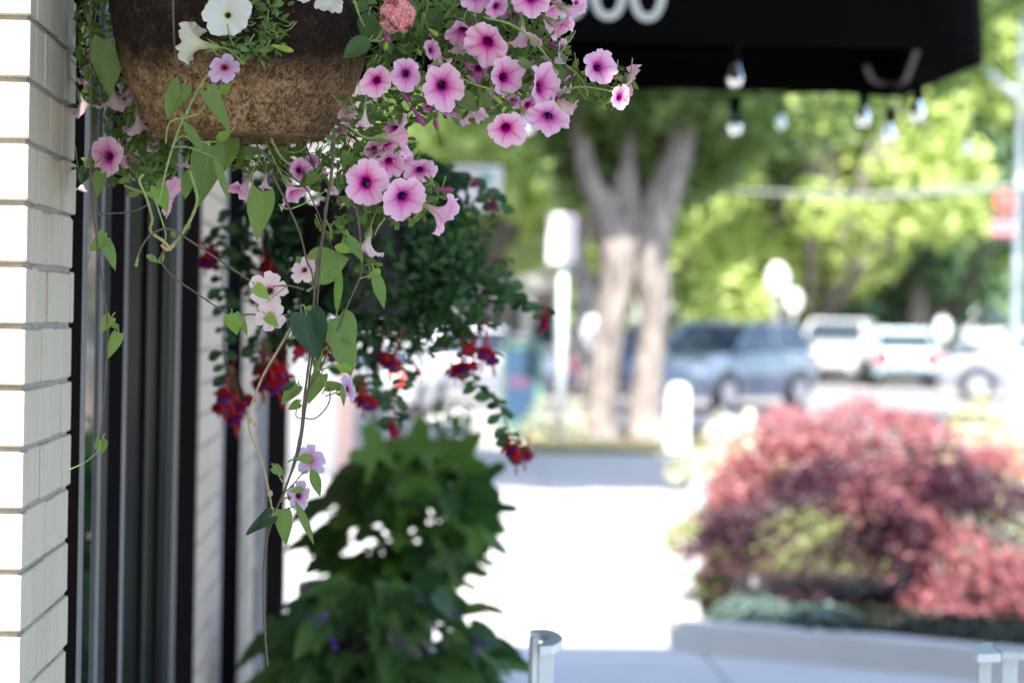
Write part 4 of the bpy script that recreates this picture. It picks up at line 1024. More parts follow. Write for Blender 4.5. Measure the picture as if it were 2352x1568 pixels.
# ------------------------------------------------------------------ patio chair tops at the bottom edge
CD = 3.4
cpos = at(1750, 1500, CD)
g = empty('patio_chair', (cpos.x, CD, 0), label='pale painted bar-height patio chair, only its two curved back posts in view', cat='chair')
def cp(px, py, d=CD): return at(px, py, d)-g.location
def post(xa, xb, ytop, dpt=.028, rz=.45, name='back_post'):
    a_, b__ = cp(xa, ytop), cp(xb, ytop); cx = (a_.x+b__.x)/2; wd = abs(b__.x-a_.x)
    b_ = MB(); rt = Matrix.Rotation(rz, 3, 'Z')
    b_.box(-wd/2, wd/2, -.006, .006, 0, a_.z, rt, (cx, 0, 0)); return b_.build(name, M['chairpaint'], g, bevel=.0015)
def arcbar(pts, wd, th, name='back_cap'):
    P = smooth_path(pts, 6); b_ = MB(); vs = []
    for i, p in enumerate(P):
        tn = (P[min(i+1, len(P)-1)]-P[max(i-1, 0)]); tn.z = 0; tn.normalize(); sd = Vector((-tn.y, tn.x, 0))
        for (s1, z1) in ((-1, 0), (1, 0), (1, 1), (-1, 1)): vs.append(p+sd*(s1*wd/2)+Vector((0, 0, z1*th)))
    n = len(P); fs = [(i*4+k, i*4+(k+1) % 4, (i+1)*4+(k+1) % 4, (i+1)*4+k) for i in range(n-1) for k in range(4)]+[(3, 2, 1, 0), tuple((n-1)*4+k for k in range(4))]
    b_.add(vs, fs); return b_.build(name, M['chairpaint'], g, bevel=.0012)
def plate(pts, z, th=.012, name='back_cap'):
    P = [gnd(x, y, z)-g.location for x, y in pts]; n_ = len(P); b_ = MB()
    b_.add([(p_.x, p_.y, z-th) for p_ in P]+[(p_.x, p_.y, z) for p_ in P], [tuple(range(n_-1, -1, -1)), tuple(range(n_, 2*n_))]+[(k, (k+1) % n_, n_+(k+1) % n_, n_+k) for k in range(n_)])
    return b_.build(name, M['chairpaint'], g)
zc = at(1250, 1462, CD).z
plate([(1219,1452),(1217,1445),(1248,1443),(1268,1446),(1284,1453),(1293,1463),(1290,1470),(1280,1477),(1270,1482),(1240,1484),(1236,1478),(1254,1470),(1262,1463),(1254,1456),(1240,1452)], zc)
post(1237, 1271, 1486, rz=.05); post(1218, 1236, 1462, rz=.5)
zc2 = at(2260, 1488, CD).z
plate([(2233,1490),(2236,1481),(2244,1476),(2262,1473),(2279,1474),(2283,1486),(2302,1494),(2299,1500),(2246,1502)], zc2)
post(2247, 2276, 1503, rz=-.1); post(2301, 2336, 1496, rz=-.1)
plate([(2283,1486),(2370,1490),(2370,1500),(2302,1497)], zc2+.001, .010, 'top_bar')
x0, x1 = cp(1268, 1500).x, cp(2326, 1500).x
for z in (.86, .94): b = MB(); b.box(x0+.02, x1-.02, -.008, .008, z, z+.045); b.build('back_rail', M['chairpaint'], g, bevel=.003)
b = MB(); b.box(x0, x1, .0, .44, .72, .75); b.build('seat', M['chairpaint'], g, bevel=.006)
for xx in (x0+.01, x1-.01):
    b = MB(); b.box(xx-.015, xx+.015, .40, .43, 0, .72); b.build('leg', M['chairpaint'], g)

# ------------------------------------------------------------------ black entrance awning with number
AY0, AY1 = 7.0, 8.42
zf = at(1700, 112, AY0).z; zr = zf
xr = at(2290, 60, AY0).x; xl = XW
g = empty('entrance_awning', (0, AY0, zf), label='black fabric entrance awning with white house number 300 across the pavement', cat='awning')
b = MB(); H = 1.25
# rounded outline in plan at the street end, vertical valance then slope
cr = .18
plan = [(xl, 0), (xr-cr, 0)] + [(xr-cr+cr*math.sin(a), cr-cr*math.cos(a)) for a in (R(20), R(45), R(70), R(90))] + \
       [(xr, AY1-AY0-cr)] + [(xr-cr+cr*math.cos(a), AY1-AY0-cr+cr*math.sin(a)) for a in (R(20), R(45), R(70), R(90))] + [(xl, AY1-AY0)]
n = len(plan); vs = []
for (z, sc) in ((0, 1), (.02, 1), (.34, .997), (.36, .99), (H, .55)):
    for (x, y) in plan:
        yy = (y-.71)*(1 if z < .35 else sc)+.71; xx = xl+(x-xl)*(sc if z >= .35 else (1 if z < .05 else .99)); vs.append((xx, yy, z + (.012*math.sin(x*9) if z == 0 else 0)))
fs = [(i*n+k, i*n+(k+1) % n, (i+1)*n+(k+1) % n, (i+1)*n+k) for i in range(4) for k in range(n)] + [tuple(4*n+k for k in range(n))]
b.add(vs, fs); b.build('fabric', M['awning'], g)
def strokes(b_, pts, wd, closed=False):
    P = [Vector(p) for p in pts]; n_ = len(P); vs = []
    for i, p in enumerate(P):
        tn = P[(i+1) % n_]-P[i-1] if closed else P[min(i+1, n_-1)]-P[max(i-1, 0)]
        tn.normalize(); sd = Vector((-tn.z, 0, tn.x)); vs += [p-sd*wd/2, p+sd*wd/2, p-sd*wd/2+Vector((0, .004, 0)), p+sd*wd/2+Vector((0, .004, 0))]
    rng = range(n_) if closed else range(n_-1)
    fs = []
    for i in rng:
        j = (i+1) % n_; fs += [(4*i, 4*i+1, 4*j+1, 4*j), (4*i+1, 4*i+3, 4*j+3, 4*j+1), (4*i, 4*j, 4*j+2, 4*i+2)]
    b_.add(vs, fs)
KA = AY0/FPX; dh = .165
for i, (cx, by) in enumerate(((1302, 38), (1397, 38), (1487, 41))):
    b = MB(); o0 = at(cx, by, AY0-.012)-g.location; hw = 34*KA; hh = dh/2; cz = o0.z+hh
    if i:
        pts = [(o0.x+hw*math.copysign(abs(math.cos(a))**.85, math.cos(a)), o0.y, cz+hh*math.sin(a)) for a in [2*PI*k/40 for k in range(40)]]
        strokes(b, pts, 18*KA, True)
    else:
        pts = [(o0.x+hw*math.cos(a)*1.0, o0.y, cz+hh*.5+hh*.5*math.sin(a)) for a in [R(160)-R(250)*k/20 for k in range(21)]]
        pts += [(o0.x+hw*math.cos(a)*1.05, o0.y, cz-hh*.5+hh*.5*math.sin(a)) for a in [R(85)-R(245)*k/20 for k in range(21)]]
        strokes(b, pts, 18*KA)
    b.build('number_digit', M['digit'], g)
b = MB(); zz = .05
b.tube(smooth_path([at(2112, 100, 7.4)-g.location, at(2080, 184, 7.9)-g.location, at(2050, 192, 8.0)-g.location, at(2008, 186, 8.0)-g.location, at(1990, 150, 7.9)-g.location], 4), .010, 8)
b.build('frame_bracket', M['steel'], g); b = MB()
for yy in (.06, 1.36): b = MB(); b.tube([(xl, yy, .14), (xr-.1, yy, .14)], .012, 8); b.build('frame_tube', M['black'], g)

# string lights
def bulb_proto():
    b_ = MB(); b_.lathe([(.003, .0), (.012, -.002), (.016, -.01), (.0165, -.05), (.013, -.056), (.003, -.057)], 14); o = b_.build('lamp_socket', M['black'])
    c = MB(); c.lathe([(.011, -.052), (.012, -.062), (.018, -.078), (.0225, -.094), (.0225, -.106), (.018, -.119), (.009, -.127), (.0005, -.129)], 20)
    c.build('bulb', M['bulb'], o, smooth=True)
    e = MB(); e.tube([(0, 0, -.055), (0, 0, -.085), (.006, 0, -.10), (-.006, 0, -.10), (0, 0, -.085)], .0012, 5); e.build('filament', M['filament'], o)
    return o
bp = bulb_proto(); fb = True
def light_string(pts, label, slack=.03):
    global fb
    P = [at(x, y, d) for x, y, d in pts]; o = empty('string_lights', P[0], label=label, cat='string lights', group='string lights under the awning')
    path = []
    for a, c in zip(P[:-1], P[1:]):
        for k in range(6): q = a.lerp(c, k/6); q.z += -slack*math.sin(PI*k/6)*0 + .0; path.append(q-P[0])
    path.append(P[-1]-P[0]); cb = MB(); cb.tube(path, .003, 5); cb.build('cable', M['black'], o)
    for p in P[1:-1]:
        l_ = bp if fb else copy_tree(bp); fb = False
        l_.parent = o; l_.location = p-P[0]; l_.scale = (1.0, 1.0, 1.0)
light_string([(1240,90,6.9),(1690,100,6.6),(2250,92,7.0)], 'near string of clear bulbs hung in front of the black awning valance')
light_string([(1180,215,8.6),(1215,232,8.6),(1690,222,7.4),(1985,205,7.6),(2110,188,7.0),(2240,140,8.6)], 'middle string of clear bulbs just below the rear edge of the black awning')
light_string([(1700,200,9.5),(1795,240,12),(2045,248,8.2),(2222,300,12),(2300,180,12)], 'far string of small clear bulbs seen against the bright trees')

# ------------------------------------------------------------------ planting bed with maple
bedf = [(1.38, 11.30), (1.52, 11.12), (2.05, 10.85), (2.7, 10.42), (3.5, 9.95), (5.0, 9.4)]
edge = [(5.0, 24.0), (2.95, 23.0), (2.75, 21.0), (2.2, 17.5), (1.75, 14.0), (1.45, 12.0)]
g = empty('planting_bed', (0, 0, 0), label='low concrete-edged planting bed curving along the right of the pavement', cat='planter')
b = MB(); loop = bedf+edge; n = len(loop); hz = .15
inner = []
for i, (x, y) in enumerate(loop):
    p0_, p1__ = Vector(loop[i-1]), Vector(loop[(i+1) % n]); t_ = (p1__-p0_).normalized(); nn_ = Vector((-t_.y, t_.x)); inner.append((x+nn_.x*.16, y+nn_.y*.16))
vs = [(x, y, 0) for x, y in loop]+[(x, y, hz) for x, y in loop]+[(x, y, hz) for x, y in inner]+[(x, y, 0.02) for x, y in inner]
b.add(vs, [(r_*n+k, r_*n+(k+1) % n, (r_+1)*n+(k+1) % n, (r_+1)*n+k) for r_ in range(3) for k in range(n)])
b.build('kerb_edge', M['kerb'], g, bevel=.012)
b = MB(); b.add([(x, y, .12) for x, y in inner], [tuple(range(n))]); b.build('soil', M['earth'], g)

# Japanese maple, weeping layers
md = 12.6; mc = at(2150, 1380, md)
g = empty('japanese_maple', (mc.x, mc.y, .12), label='weeping red laceleaf maple in the planting bed, sunlit pink and inner shade put into its leaf colours', cat='tree')
tb = MB(); top = MB(); inn = MB()
hub = Vector((0, 0, .55))
tb.tube(smooth_path([(-.15, 0, 0), (-.05, .02, .3), (0, 0, .55)], 4), [.07]*5+[.06]*4, 8)
layers = []
for k in range(46):
    a = rnd.uniform(0, 2*PI); rr = rnd.uniform(.15, 1.05); zt = 1.02-.30*rr*rr+rnd.uniform(-.12, .06)
    layers.append((a, rr, zt))
def mp(px, py, d=md): return at(px, py, d)-g.location
def frond(mb, p, n, spread, size, drop):
    u = nrg.normal(size=(n, 3))*np.array([1, 1, .22])*spread
    C = np.array(p[:])+u; rr_ = np.sqrt(u[:, 0]**2+u[:, 1]**2); C[:, 2] -= drop*rr_**1.6
    N = nrg.normal(size=(n, 3))*.45+np.array([0, -.3, 1]); leaf_cloud(mb, C, N, size*nrg.uniform(.5, 1.3, n), .4, .2)
def sweep(mb, pts, cnt, per, wob=26, sp=.12, drop=1.2, d0=-.35, d1=.35):
    P = smooth_path([Vector((x, y, 0)) for x, y in pts], 8)
    for k in range(cnt):
        q = P[rnd.randrange(len(P))]; dd = md+rnd.uniform(d0, d1)
        p_ = mp(q.x+rnd.gauss(0, wob), q.y+rnd.gauss(0, wob*.7), dd); frond(mb, p_, per, sp, .055, drop)
        if k % 3 == 0: tb.tube(smooth_path([hub, hub.lerp(p_, .5)+Vector((0, 0, .10)), p_], 3), [.018]*3+[.010]*3+[.004], 5)
sweep(top, [(1665,1120),(1730,1050),(1820,975),(1930,945),(2050,965),(2170,1010),(2290,1060)], 44, 80)
sweep(top, [(1700,1110),(1790,1040),(1900,1000),(2010,1030),(2100,1080)], 22, 80, d0=-.5, d1=.1)
sweep(top, [(1990,1110),(2080,1140),(2190,1190),(2300,1240),(2400,1290)], 22, 80, d0=-.8, d1=-.3)
sweep(top, [(2150,1230),(2240,1290),(2330,1370),(2390,1460)], 18, 80, d0=-.9, d1=-.5)
sweep(top, [(2200,1330),(2170,1410),(2215,1470),(2300,1500)], 12, 80, d0=-1.1, d1=-.8)
sweep(top, [(1665,1270),(1690,1320),(1720,1280)], 4, 60, d0=-.6, d1=-.4)
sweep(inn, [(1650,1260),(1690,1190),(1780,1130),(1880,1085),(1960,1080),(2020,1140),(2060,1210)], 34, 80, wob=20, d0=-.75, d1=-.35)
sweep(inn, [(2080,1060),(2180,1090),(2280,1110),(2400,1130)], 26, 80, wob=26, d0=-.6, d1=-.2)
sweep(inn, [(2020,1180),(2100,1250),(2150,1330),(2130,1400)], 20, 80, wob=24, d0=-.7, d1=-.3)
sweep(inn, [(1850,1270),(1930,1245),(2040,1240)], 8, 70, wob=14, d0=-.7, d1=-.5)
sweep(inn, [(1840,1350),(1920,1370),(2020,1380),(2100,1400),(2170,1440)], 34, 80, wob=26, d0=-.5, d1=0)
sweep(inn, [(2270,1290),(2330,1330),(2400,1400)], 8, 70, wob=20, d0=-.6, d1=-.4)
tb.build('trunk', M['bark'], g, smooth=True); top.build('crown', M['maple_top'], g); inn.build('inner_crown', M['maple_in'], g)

def mound(name, px, py, d, rx, rz, mat, label, cat='shrub', n=700, size=.05, group=None, zb=.12):
    p = at(px, py, d); o = empty(name, (p.x, d, zb), label=label, cat=cat, group=group)
    b_ = MB(); u = unit(n); u[:, 2] = np.abs(u[:, 2]); q_ = nrg.uniform(.3, 1, n)**.4
    C = u*q_[:, None]*np.array([rx, rx, max(rz, p.z-zb+.0)])
    leaf_cloud(b_, C, u+nrg.normal(size=(n, 3))*.5+np.array([0, 0, .4]), size*nrg.uniform(.6, 1.4, n), .5)
    b_.cur = 1
    for k in range(7): a = k*.9; b_.tube([(0, 0, 0), (math.cos(a)*rx*.5, math.sin(a)*rx*.5, rz*.7)], .008, 5)
    b_.build('foliage', [mat, M['brownstem']], o); return o
mound('silver_shrub', 1740, 1372, 11.42, .26, .14, M['shadedsilver'], 'grey-green silvery mound at the left front corner of the planting bed', group='silvery mounds in the bed')
mound('silver_shrub', 1885, 1385, 11.25, .25, .12, M['shadedsilver'], 'blue-green silvery mound under the left side of the red maple', group='silvery mounds in the bed')
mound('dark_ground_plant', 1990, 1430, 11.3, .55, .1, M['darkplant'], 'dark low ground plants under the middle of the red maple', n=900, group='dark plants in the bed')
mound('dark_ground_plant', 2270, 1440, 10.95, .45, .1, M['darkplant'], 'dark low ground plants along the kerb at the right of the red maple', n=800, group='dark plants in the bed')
mound('lime_shrub', 1640, 1320, 12.2, .16, .2, M['limeplant'], 'small lime tuft beside the black garden post', n=300, group='pale shrubs in the bed')
mound('lime_shrub', 1625, 1180, 14.6, .34, .3, M['limeplant'], 'pale lime shrub at the pavement edge left of the red maple', n=800, group='pale shrubs in the bed')
mound('lime_shrub', 1800, 1230, 14.2, .5, .4, M['limeplant'], 'larger lime shrub glowing through the gaps under the red maple', n=1100, group='pale shrubs in the bed')
mound('lime_shrub', 2060, 1200, 14.0, .6, .4, M['limeplant'], 'yellow-green shrub behind the centre of the red maple', n=1100, group='pale shrubs in the bed')
mound('silver_shrub', 2240, 1190, 13.8, .35, .4, M['greyplant'], 'tall silvery shrub showing behind the right side of the red maple', n=700, group='silvery mounds in the bed')
mound('yellow_shrub', 2260, 900, 16.5, .50, .4, M['yellowplant'], 'bright yellow shrub blazing in sun above the right of the red maple', n=900, size=.07, group='yellow plants in the bed')
mound('yellow_shrub', 1640, 1040, 21.5, .50, .3, M['creamplant'], 'low cream-yellow planting at the foot of the double-trunked tree', n=700, size=.07, group='yellow plants in the bed')
mound('yellow_shrub', 1248, 905, 29.5, .30, .2, M['creamplant'], 'cream sunlit tuft at the foot of the parking sign', n=260, size=.07, group='yellow plants in the bed', zb=0)
mound('yellow_shrub', 1320, 900, 29.8, .25, .2, M['creamplant'], 'cream sunlit tuft between the parking sign and the left trunk', n=220, size=.07, group='yellow plants in the bed', zb=0)
mound('yellow_shrub', 1800, 985, 17.0, .10, .1, M['yellowplant'], 'small yellow clump at the left shoulder of the red maple', n=120, size=.05, group='yellow plants in the bed')
p = at(1733, 1305, 11.75); g = empty('garden_post', (p.x, 11.75, .12), label='squat black garden post at the left foot of the red maple', cat='garden post')
b = MB(); b.lathe([(.001, 0), (.13, 0), (.115, p.z-.30), (.10, p.z-.20), (.06, p.z-.15), (.01, p.z-.13)], 16); b.build('body', M['pot'], g)

# ------------------------------------------------------------------ big double-trunked street tree
TD = 30.0
tp = at(1445, 1000, TD)
g = empty('street_tree', (tp.x, TD, 0), label='big street tree with two pale trunks forking from the verge beyond the sunlit pavement', cat='tree')
def tt(px, py, d=TD): q = at(px, py, d)-g.location; return q
tb = MB(); kt = TD/FPX
def limb(pts, ws, dep=None):
    P = [tt(*p) for p in pts]; P[0].z = min(P[0].z, -.05) if len(ws) and ws[0] > 80 else P[0].z
    S = smooth_path(P, 6); W_ = []
    for i in range(len(S)):
        u = i/(len(S)-1)*(len(ws)-1); k = min(int(u), len(ws)-2); W_.append((ws[k]*(1-u+k)+ws[k+1]*(u-k))*.5*kt)
    tb.tube(S, W_, 16)
limb([(1376,1030),(1380,950),(1390,850),(1402,750),(1418,650),(1414,560),(1388,480),(1352,410),(1336,330),(1310,180)], [120,76,68,66,78,86,66,50,44,34])
limb([(1504,1050),(1482,960),(1490,850),(1502,750),(1500,650),(1490,560),(1512,480),(1540,400),(1562,330),(1600,160)], [170,86,68,64,80,96,90,76,62,44])
limb([(1456,640),(1454,560),(1450,470),(1440,330),(1450,100)], [40,60,44,30,24]); limb([(1400,520),(1424,430),(1450,300)], [34,30,20])
tb.build('trunk', M['bark'], g, smooth=True)
cb = MB(); cs = []
for k in range(70):
    u = unit(1)[0]; q = nrg.uniform(.3, 1)**.5; cs.append((3.0+5.0*u[0]*q, 5.5+4.5*u[1]*q, 8.0+3.4*u[2]*q))
for (x, y, d) in ((1460,330,31),(1520,250,31),(1590,330,32),(1420,260,32),(1640,260,32),(1530,400,33),(1470,420,33),(1380,230,31),(1700,230,33),(1560,220,31),(1350,330,33),(1300,250,33),(1500,300,32),(1480,200,31),(1610,400,34),(1660,330,34),(1430,300,30.9),(1470,360,31),(1440,400,31.2),(1500,250,30.8),(1580,230,30.8),(1390,240,30.8),(1650,260,31),(1450,200,29.6),(1530,190,29.6),(1620,200,29.8),(1370,200,30),(1700,300,31.5),(1440,330,30.6),(1480,300,30.6),(1420,380,30.9),(1490,240,30.4),(1410,270,30.4),(1560,280,31.4),(1460,440,31.3),(1620,380,32),(1310,300,31)):
    cs.append(tuple(tt(x, y, d)))
bs_ = [(nrg.uniform(-2.4, -.7), nrg.uniform(-11.8, -7.3), nrg.uniform(5.6, 6.6)) for k in range(90)]  # more unseen clumps, placed for their shadow on the pavement
for k in range(110):  # unseen bough clumps added to shade the pavement
    bs_.append((nrg.uniform(-4.3, -2.8), nrg.uniform(-11.5, 1.5), nrg.uniform(5.5, 7.4)))
ds = [(nrg.uniform(-1.2, 2.6), nrg.uniform(-2.1, -1.3), nrg.uniform(6.4, 7.2)) for k in range(60)]  # clumps added above the view to shade the upper trunk
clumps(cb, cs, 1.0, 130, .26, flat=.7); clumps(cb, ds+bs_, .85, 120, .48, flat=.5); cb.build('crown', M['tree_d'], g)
b = MB(); b.tube([tt(1500, 100), (-1.0, -2, 5.6), (-2.2, -6, 6.4)], [.2, .14, .06], 8); b.build('limb', M['bark'], g, smooth=True)

# ------------------------------------------------------------------ street furniture
def gp(px, py): return gnd(px, py)
ND = 31.5; p = at(1198, 985, ND); g = empty('newspaper_box', (p.x, ND, 0), label='pale green newspaper box with a blue poster front on the shaded pavement', cat='newspaper box')
b = MB(); b.box(-.28, .28, 0, .42, .10, 1.28); b.box(-.26, .26, .02, .40, 0, .10); b.build('box', M['newsgreen'], g, bevel=.02)
b = MB(); b.box(-.25, .18, -.02, -.002, .18, 1.16); b.build('door', M['newsblue'], g)
b = MB(); b.box(-.22, .10, -.026, -.022, .62, .76); b.build('poster_print', M['newsred'], g)
PD = 29.0; p = at(1288, 900, PD); g = empty('parking_sign', (p.x, PD, 0), label='white rectangular sign on a pale post beside the double-trunked tree', cat='sign')
kp = PD/FPX; zt = at(1288, 492, PD).z; zb_ = at(1288, 606, PD).z
b = MB(); b.tube([(0, .03, 0), (0, .03, zt-.05)], 10*kp, 12); b.build('post', M['whitepaint'], g, smooth=True)
b = MB(); b.box(-38*kp, 5*kp, -.03-.09, -.012-.09, zb_, zt); b.build('sign_plate', M['signwhite'], g, bevel=.02)
b = MB(); b.box(6*kp, 38*kp, -.03-.09, -.012-.09, zb_+.02, zt-.01, Matrix.Rotation(R(-24), 3, 'Z')); b.build('sign_plate', M['signback'], g, bevel=.02)
p = at(1362, 755, 36); g = empty('round_sign', (p.x, 36, 0), label='small oval white sign low between the parking sign and the tree trunk', cat='sign')
b = MB(); b.tube([(0, 0, 0), (0, 0, p.z+.2)], .03, 8); b.build('post', M['signgrey'], g)
b = MB(); b.ball((0, -.04, p.z-.05), .18, 16, (1, .12, 1.5)); b.build('sign_plate', M['signwhite'], g, smooth=True)
p = at(1558, 880, 27.5); kk = 27.5/FPX; g = empty('bollard', (p.x, 27.5, 0), label='round-topped white bollard at the foot of the tree in front of the silver car', cat='bollard')
b = MB(); r0_ = 26*kk; b.lathe([(r0_*1.15, 0), (r0_*1.15, .05), (r0_, .06), (r0_, p.z-r0_*.8), (r0_*.86, p.z-r0_*.35), (r0_*.5, p.z-r0_*.08), (.001, p.z)], 20); b.build('body', M['whitepaint'], g, smooth=True)
p = at(1655, 935, 24.0); kk = 24/FPX; g = empty('fire_hydrant', (p.x, 24.0, 0), label='cream fire hydrant with orange cap beside the white bollard', cat='fire hydrant')
hz_ = p.z
b = MB(); b.lathe([(.19, 0), (.19, .04), (.12, .05), (.12, hz_-.38), (.20, hz_-.36), (.20, hz_-.31), (.14, hz_-.29)], 20); b.build('barrel', M['hydrant'], g, smooth=False)
b = MB(); b.lathe([(.215, hz_-.29), (.19, hz_-.22), (.10, hz_-.10), (.03, hz_-.05), (.03, hz_), (.001, hz_)], 20); b.build('cap', M['hydrant'], g, smooth=False); b = MB(); b.lathe([(.222, hz_-.31), (.222, hz_-.275)], 20); b.build('rim', M['orange'], g)
for a in (-1, 1):
    b = MB(); b.tube([(a*.1, 0, hz_-.48), (a*.23, 0, hz_-.48)], .06, 12); b.build('outlet', M['orange'], g)
p = at(1722, 940, 25); g = empty('marker_post', (p.x, 25, 0), label='slim cream marker post to the right of the fire hydrant', cat='post')
b = MB(); b.lathe([(.07, 0), (.07, p.z-.08), (.05, p.z-.02), (.001, p.z)], 14); b.build('body', M['hydrant'], g, smooth=True)
b = MB(); b.lathe([(.074, p.z-.14), (.074, p.z-.10)], 14); b.build('band', M['orange'], g)
# hanging shop sign, far left
SD = 24.0; p = at(1095, 430, SD); ks = SD/FPX
g = empty('blade_sign', (p.x, SD, p.z), label='grey and white projecting shop sign above the fuchsia, against the trees', cat='sign')
b = MB(); b.box(-56*ks, 58*ks, -.02, .02, -52*ks, 50*ks); b.build('panel', M['signgreyback'], g, bevel=.01)
b = MB(); b.box(-50*ks, 10*ks, -.026, -.022, 22*ks, 42*ks); b.box(-44*ks, 30*ks, -.026, -.022, -6*ks, 4*ks); b.build('lettering', M['signgrey'], g)
b = MB(); b.box(8*ks, 34*ks, -.026, -.022, 8*ks, 34*ks); b.build('emblem', M['signgreen'], g)
b = MB(); b.tube([(-2.6, 0, 52*ks), (.4, 0, 52*ks)], .02, 6); b.build('bracket', M['black'], g)
# lamp pole at right and signal mast
LD = 38.0; p = at(2338, 700, LD); kl = LD/FPX
g = empty('lamp_pole', (p.x, LD, 0), label='white lamp pole at the right edge with an arm rising toward the awning', cat='lamp pole')
b = MB(); P = [at(2326, 1000, LD), at(2334, 700, LD), at(2345, 230, LD), at(2352, -120, LD)]; P = [q-g.location for q in P]; P[0].z = 0
b.tube(P, [.075, .07, .06, .055], 12); b.build('pole', M['whitepaint'], g, smooth=True)
b = MB(); P = [at(2348, 232, LD)-g.location, at(2300, 190, LD)-g.location, at(2240, 138, LD)-g.location]; b.tube(P, [.075, .065, .06], 10); b.build('arm', M['whitepaint'], g, smooth=True)
GD = 56.0; p = at(2306, 490, GD); kg = GD/FPX
g = empty('traffic_signal', (p.x, GD, p.z), label='traffic signal showing red with a pink sign below, hung from a mast arm at right', cat='traffic signal', group='traffic signals')
b = MB(); b.box(-24*kg, 24*kg, 0, .2, -62*kg, 58*kg); b.build('housing', M['signalbody'], g, bevel=.03)
b = MB(); b.ball((0, -.03, 27*kg), 22*kg, 16, (1, .3, 1)); b.build('red_lamp', M['redlamp'], g, smooth=True)
b = MB(); b.box(-32*kg, 34*kg, -.06, -.03, -50*kg, -18*kg); b.build('sign_plate', M['signred'], g, bevel=.02)
b = MB(); P = [at(1600, 436, GD)-g.location, at(1980, 452, GD)-g.location, at(2352, 430, GD)-g.location, at(2420, 428, GD)-g.location]
b.tube(P, [.05, .07, .09, .10], 10); q = at(2420, 428, GD)-g.location; b.tube([(q.x, q.y, -p.z), (q.x, q.y, q.z+.3)], .15, 12); b.build('mast_arm', M['mastgrey'], g, smooth=True)
ZD = 70; p = at(1738, 600, ZD); kz = ZD/FPX
g = empty('traffic_signal', (p.x, ZD, 0), label='small distant red traffic signal on a white pole above the silver car', cat='traffic signal', group='traffic signals')
b = MB(); b.tube([(0, 0, 0), (0, 0, p.z)], .10, 10); b.build('pole', M['whitepaint'], g)
b = MB(); b.box(-16*kz, 0, -.2, 0, p.z-18*kz, p.z+28*kz); b.build('housing', M['signred'], g)
b = MB(); b.ball((-8*kz, -.2, p.z+20*kz), 13*kz, 12, (1, .4, 1)); b.ball((-14*kz, -.2, p.z-10*kz), 12*kz, 12, (1, .4, 1)); b.build('red_lamp', M['redlamp'], g, smooth=True)
for (px, py, d, w_, lab) in ((1785,640,60,26,'large white oval sign on a post beyond the silver car'),(2165,755,60,20,'white oval sign on a post near the dark tree at right'),(1822,690,57,20,'small white oval sign low beside the roof of the silver car')):
    p = at(px, py, d); kk = d/FPX; o = empty('street_sign', (p.x, d, 0), label=lab, cat='sign', group='far street signs')
    b = MB(); b.tube([(0, .03, 0), (0, .03, p.z)], .05, 8); b.build('post', M['signgrey'], o)
    b = MB(); b.ball((0, -.03, p.z), w_*kk, 20, (1, .08, 1.35)); b.build('sign_plate', M['carwhite'], o, smooth=True)

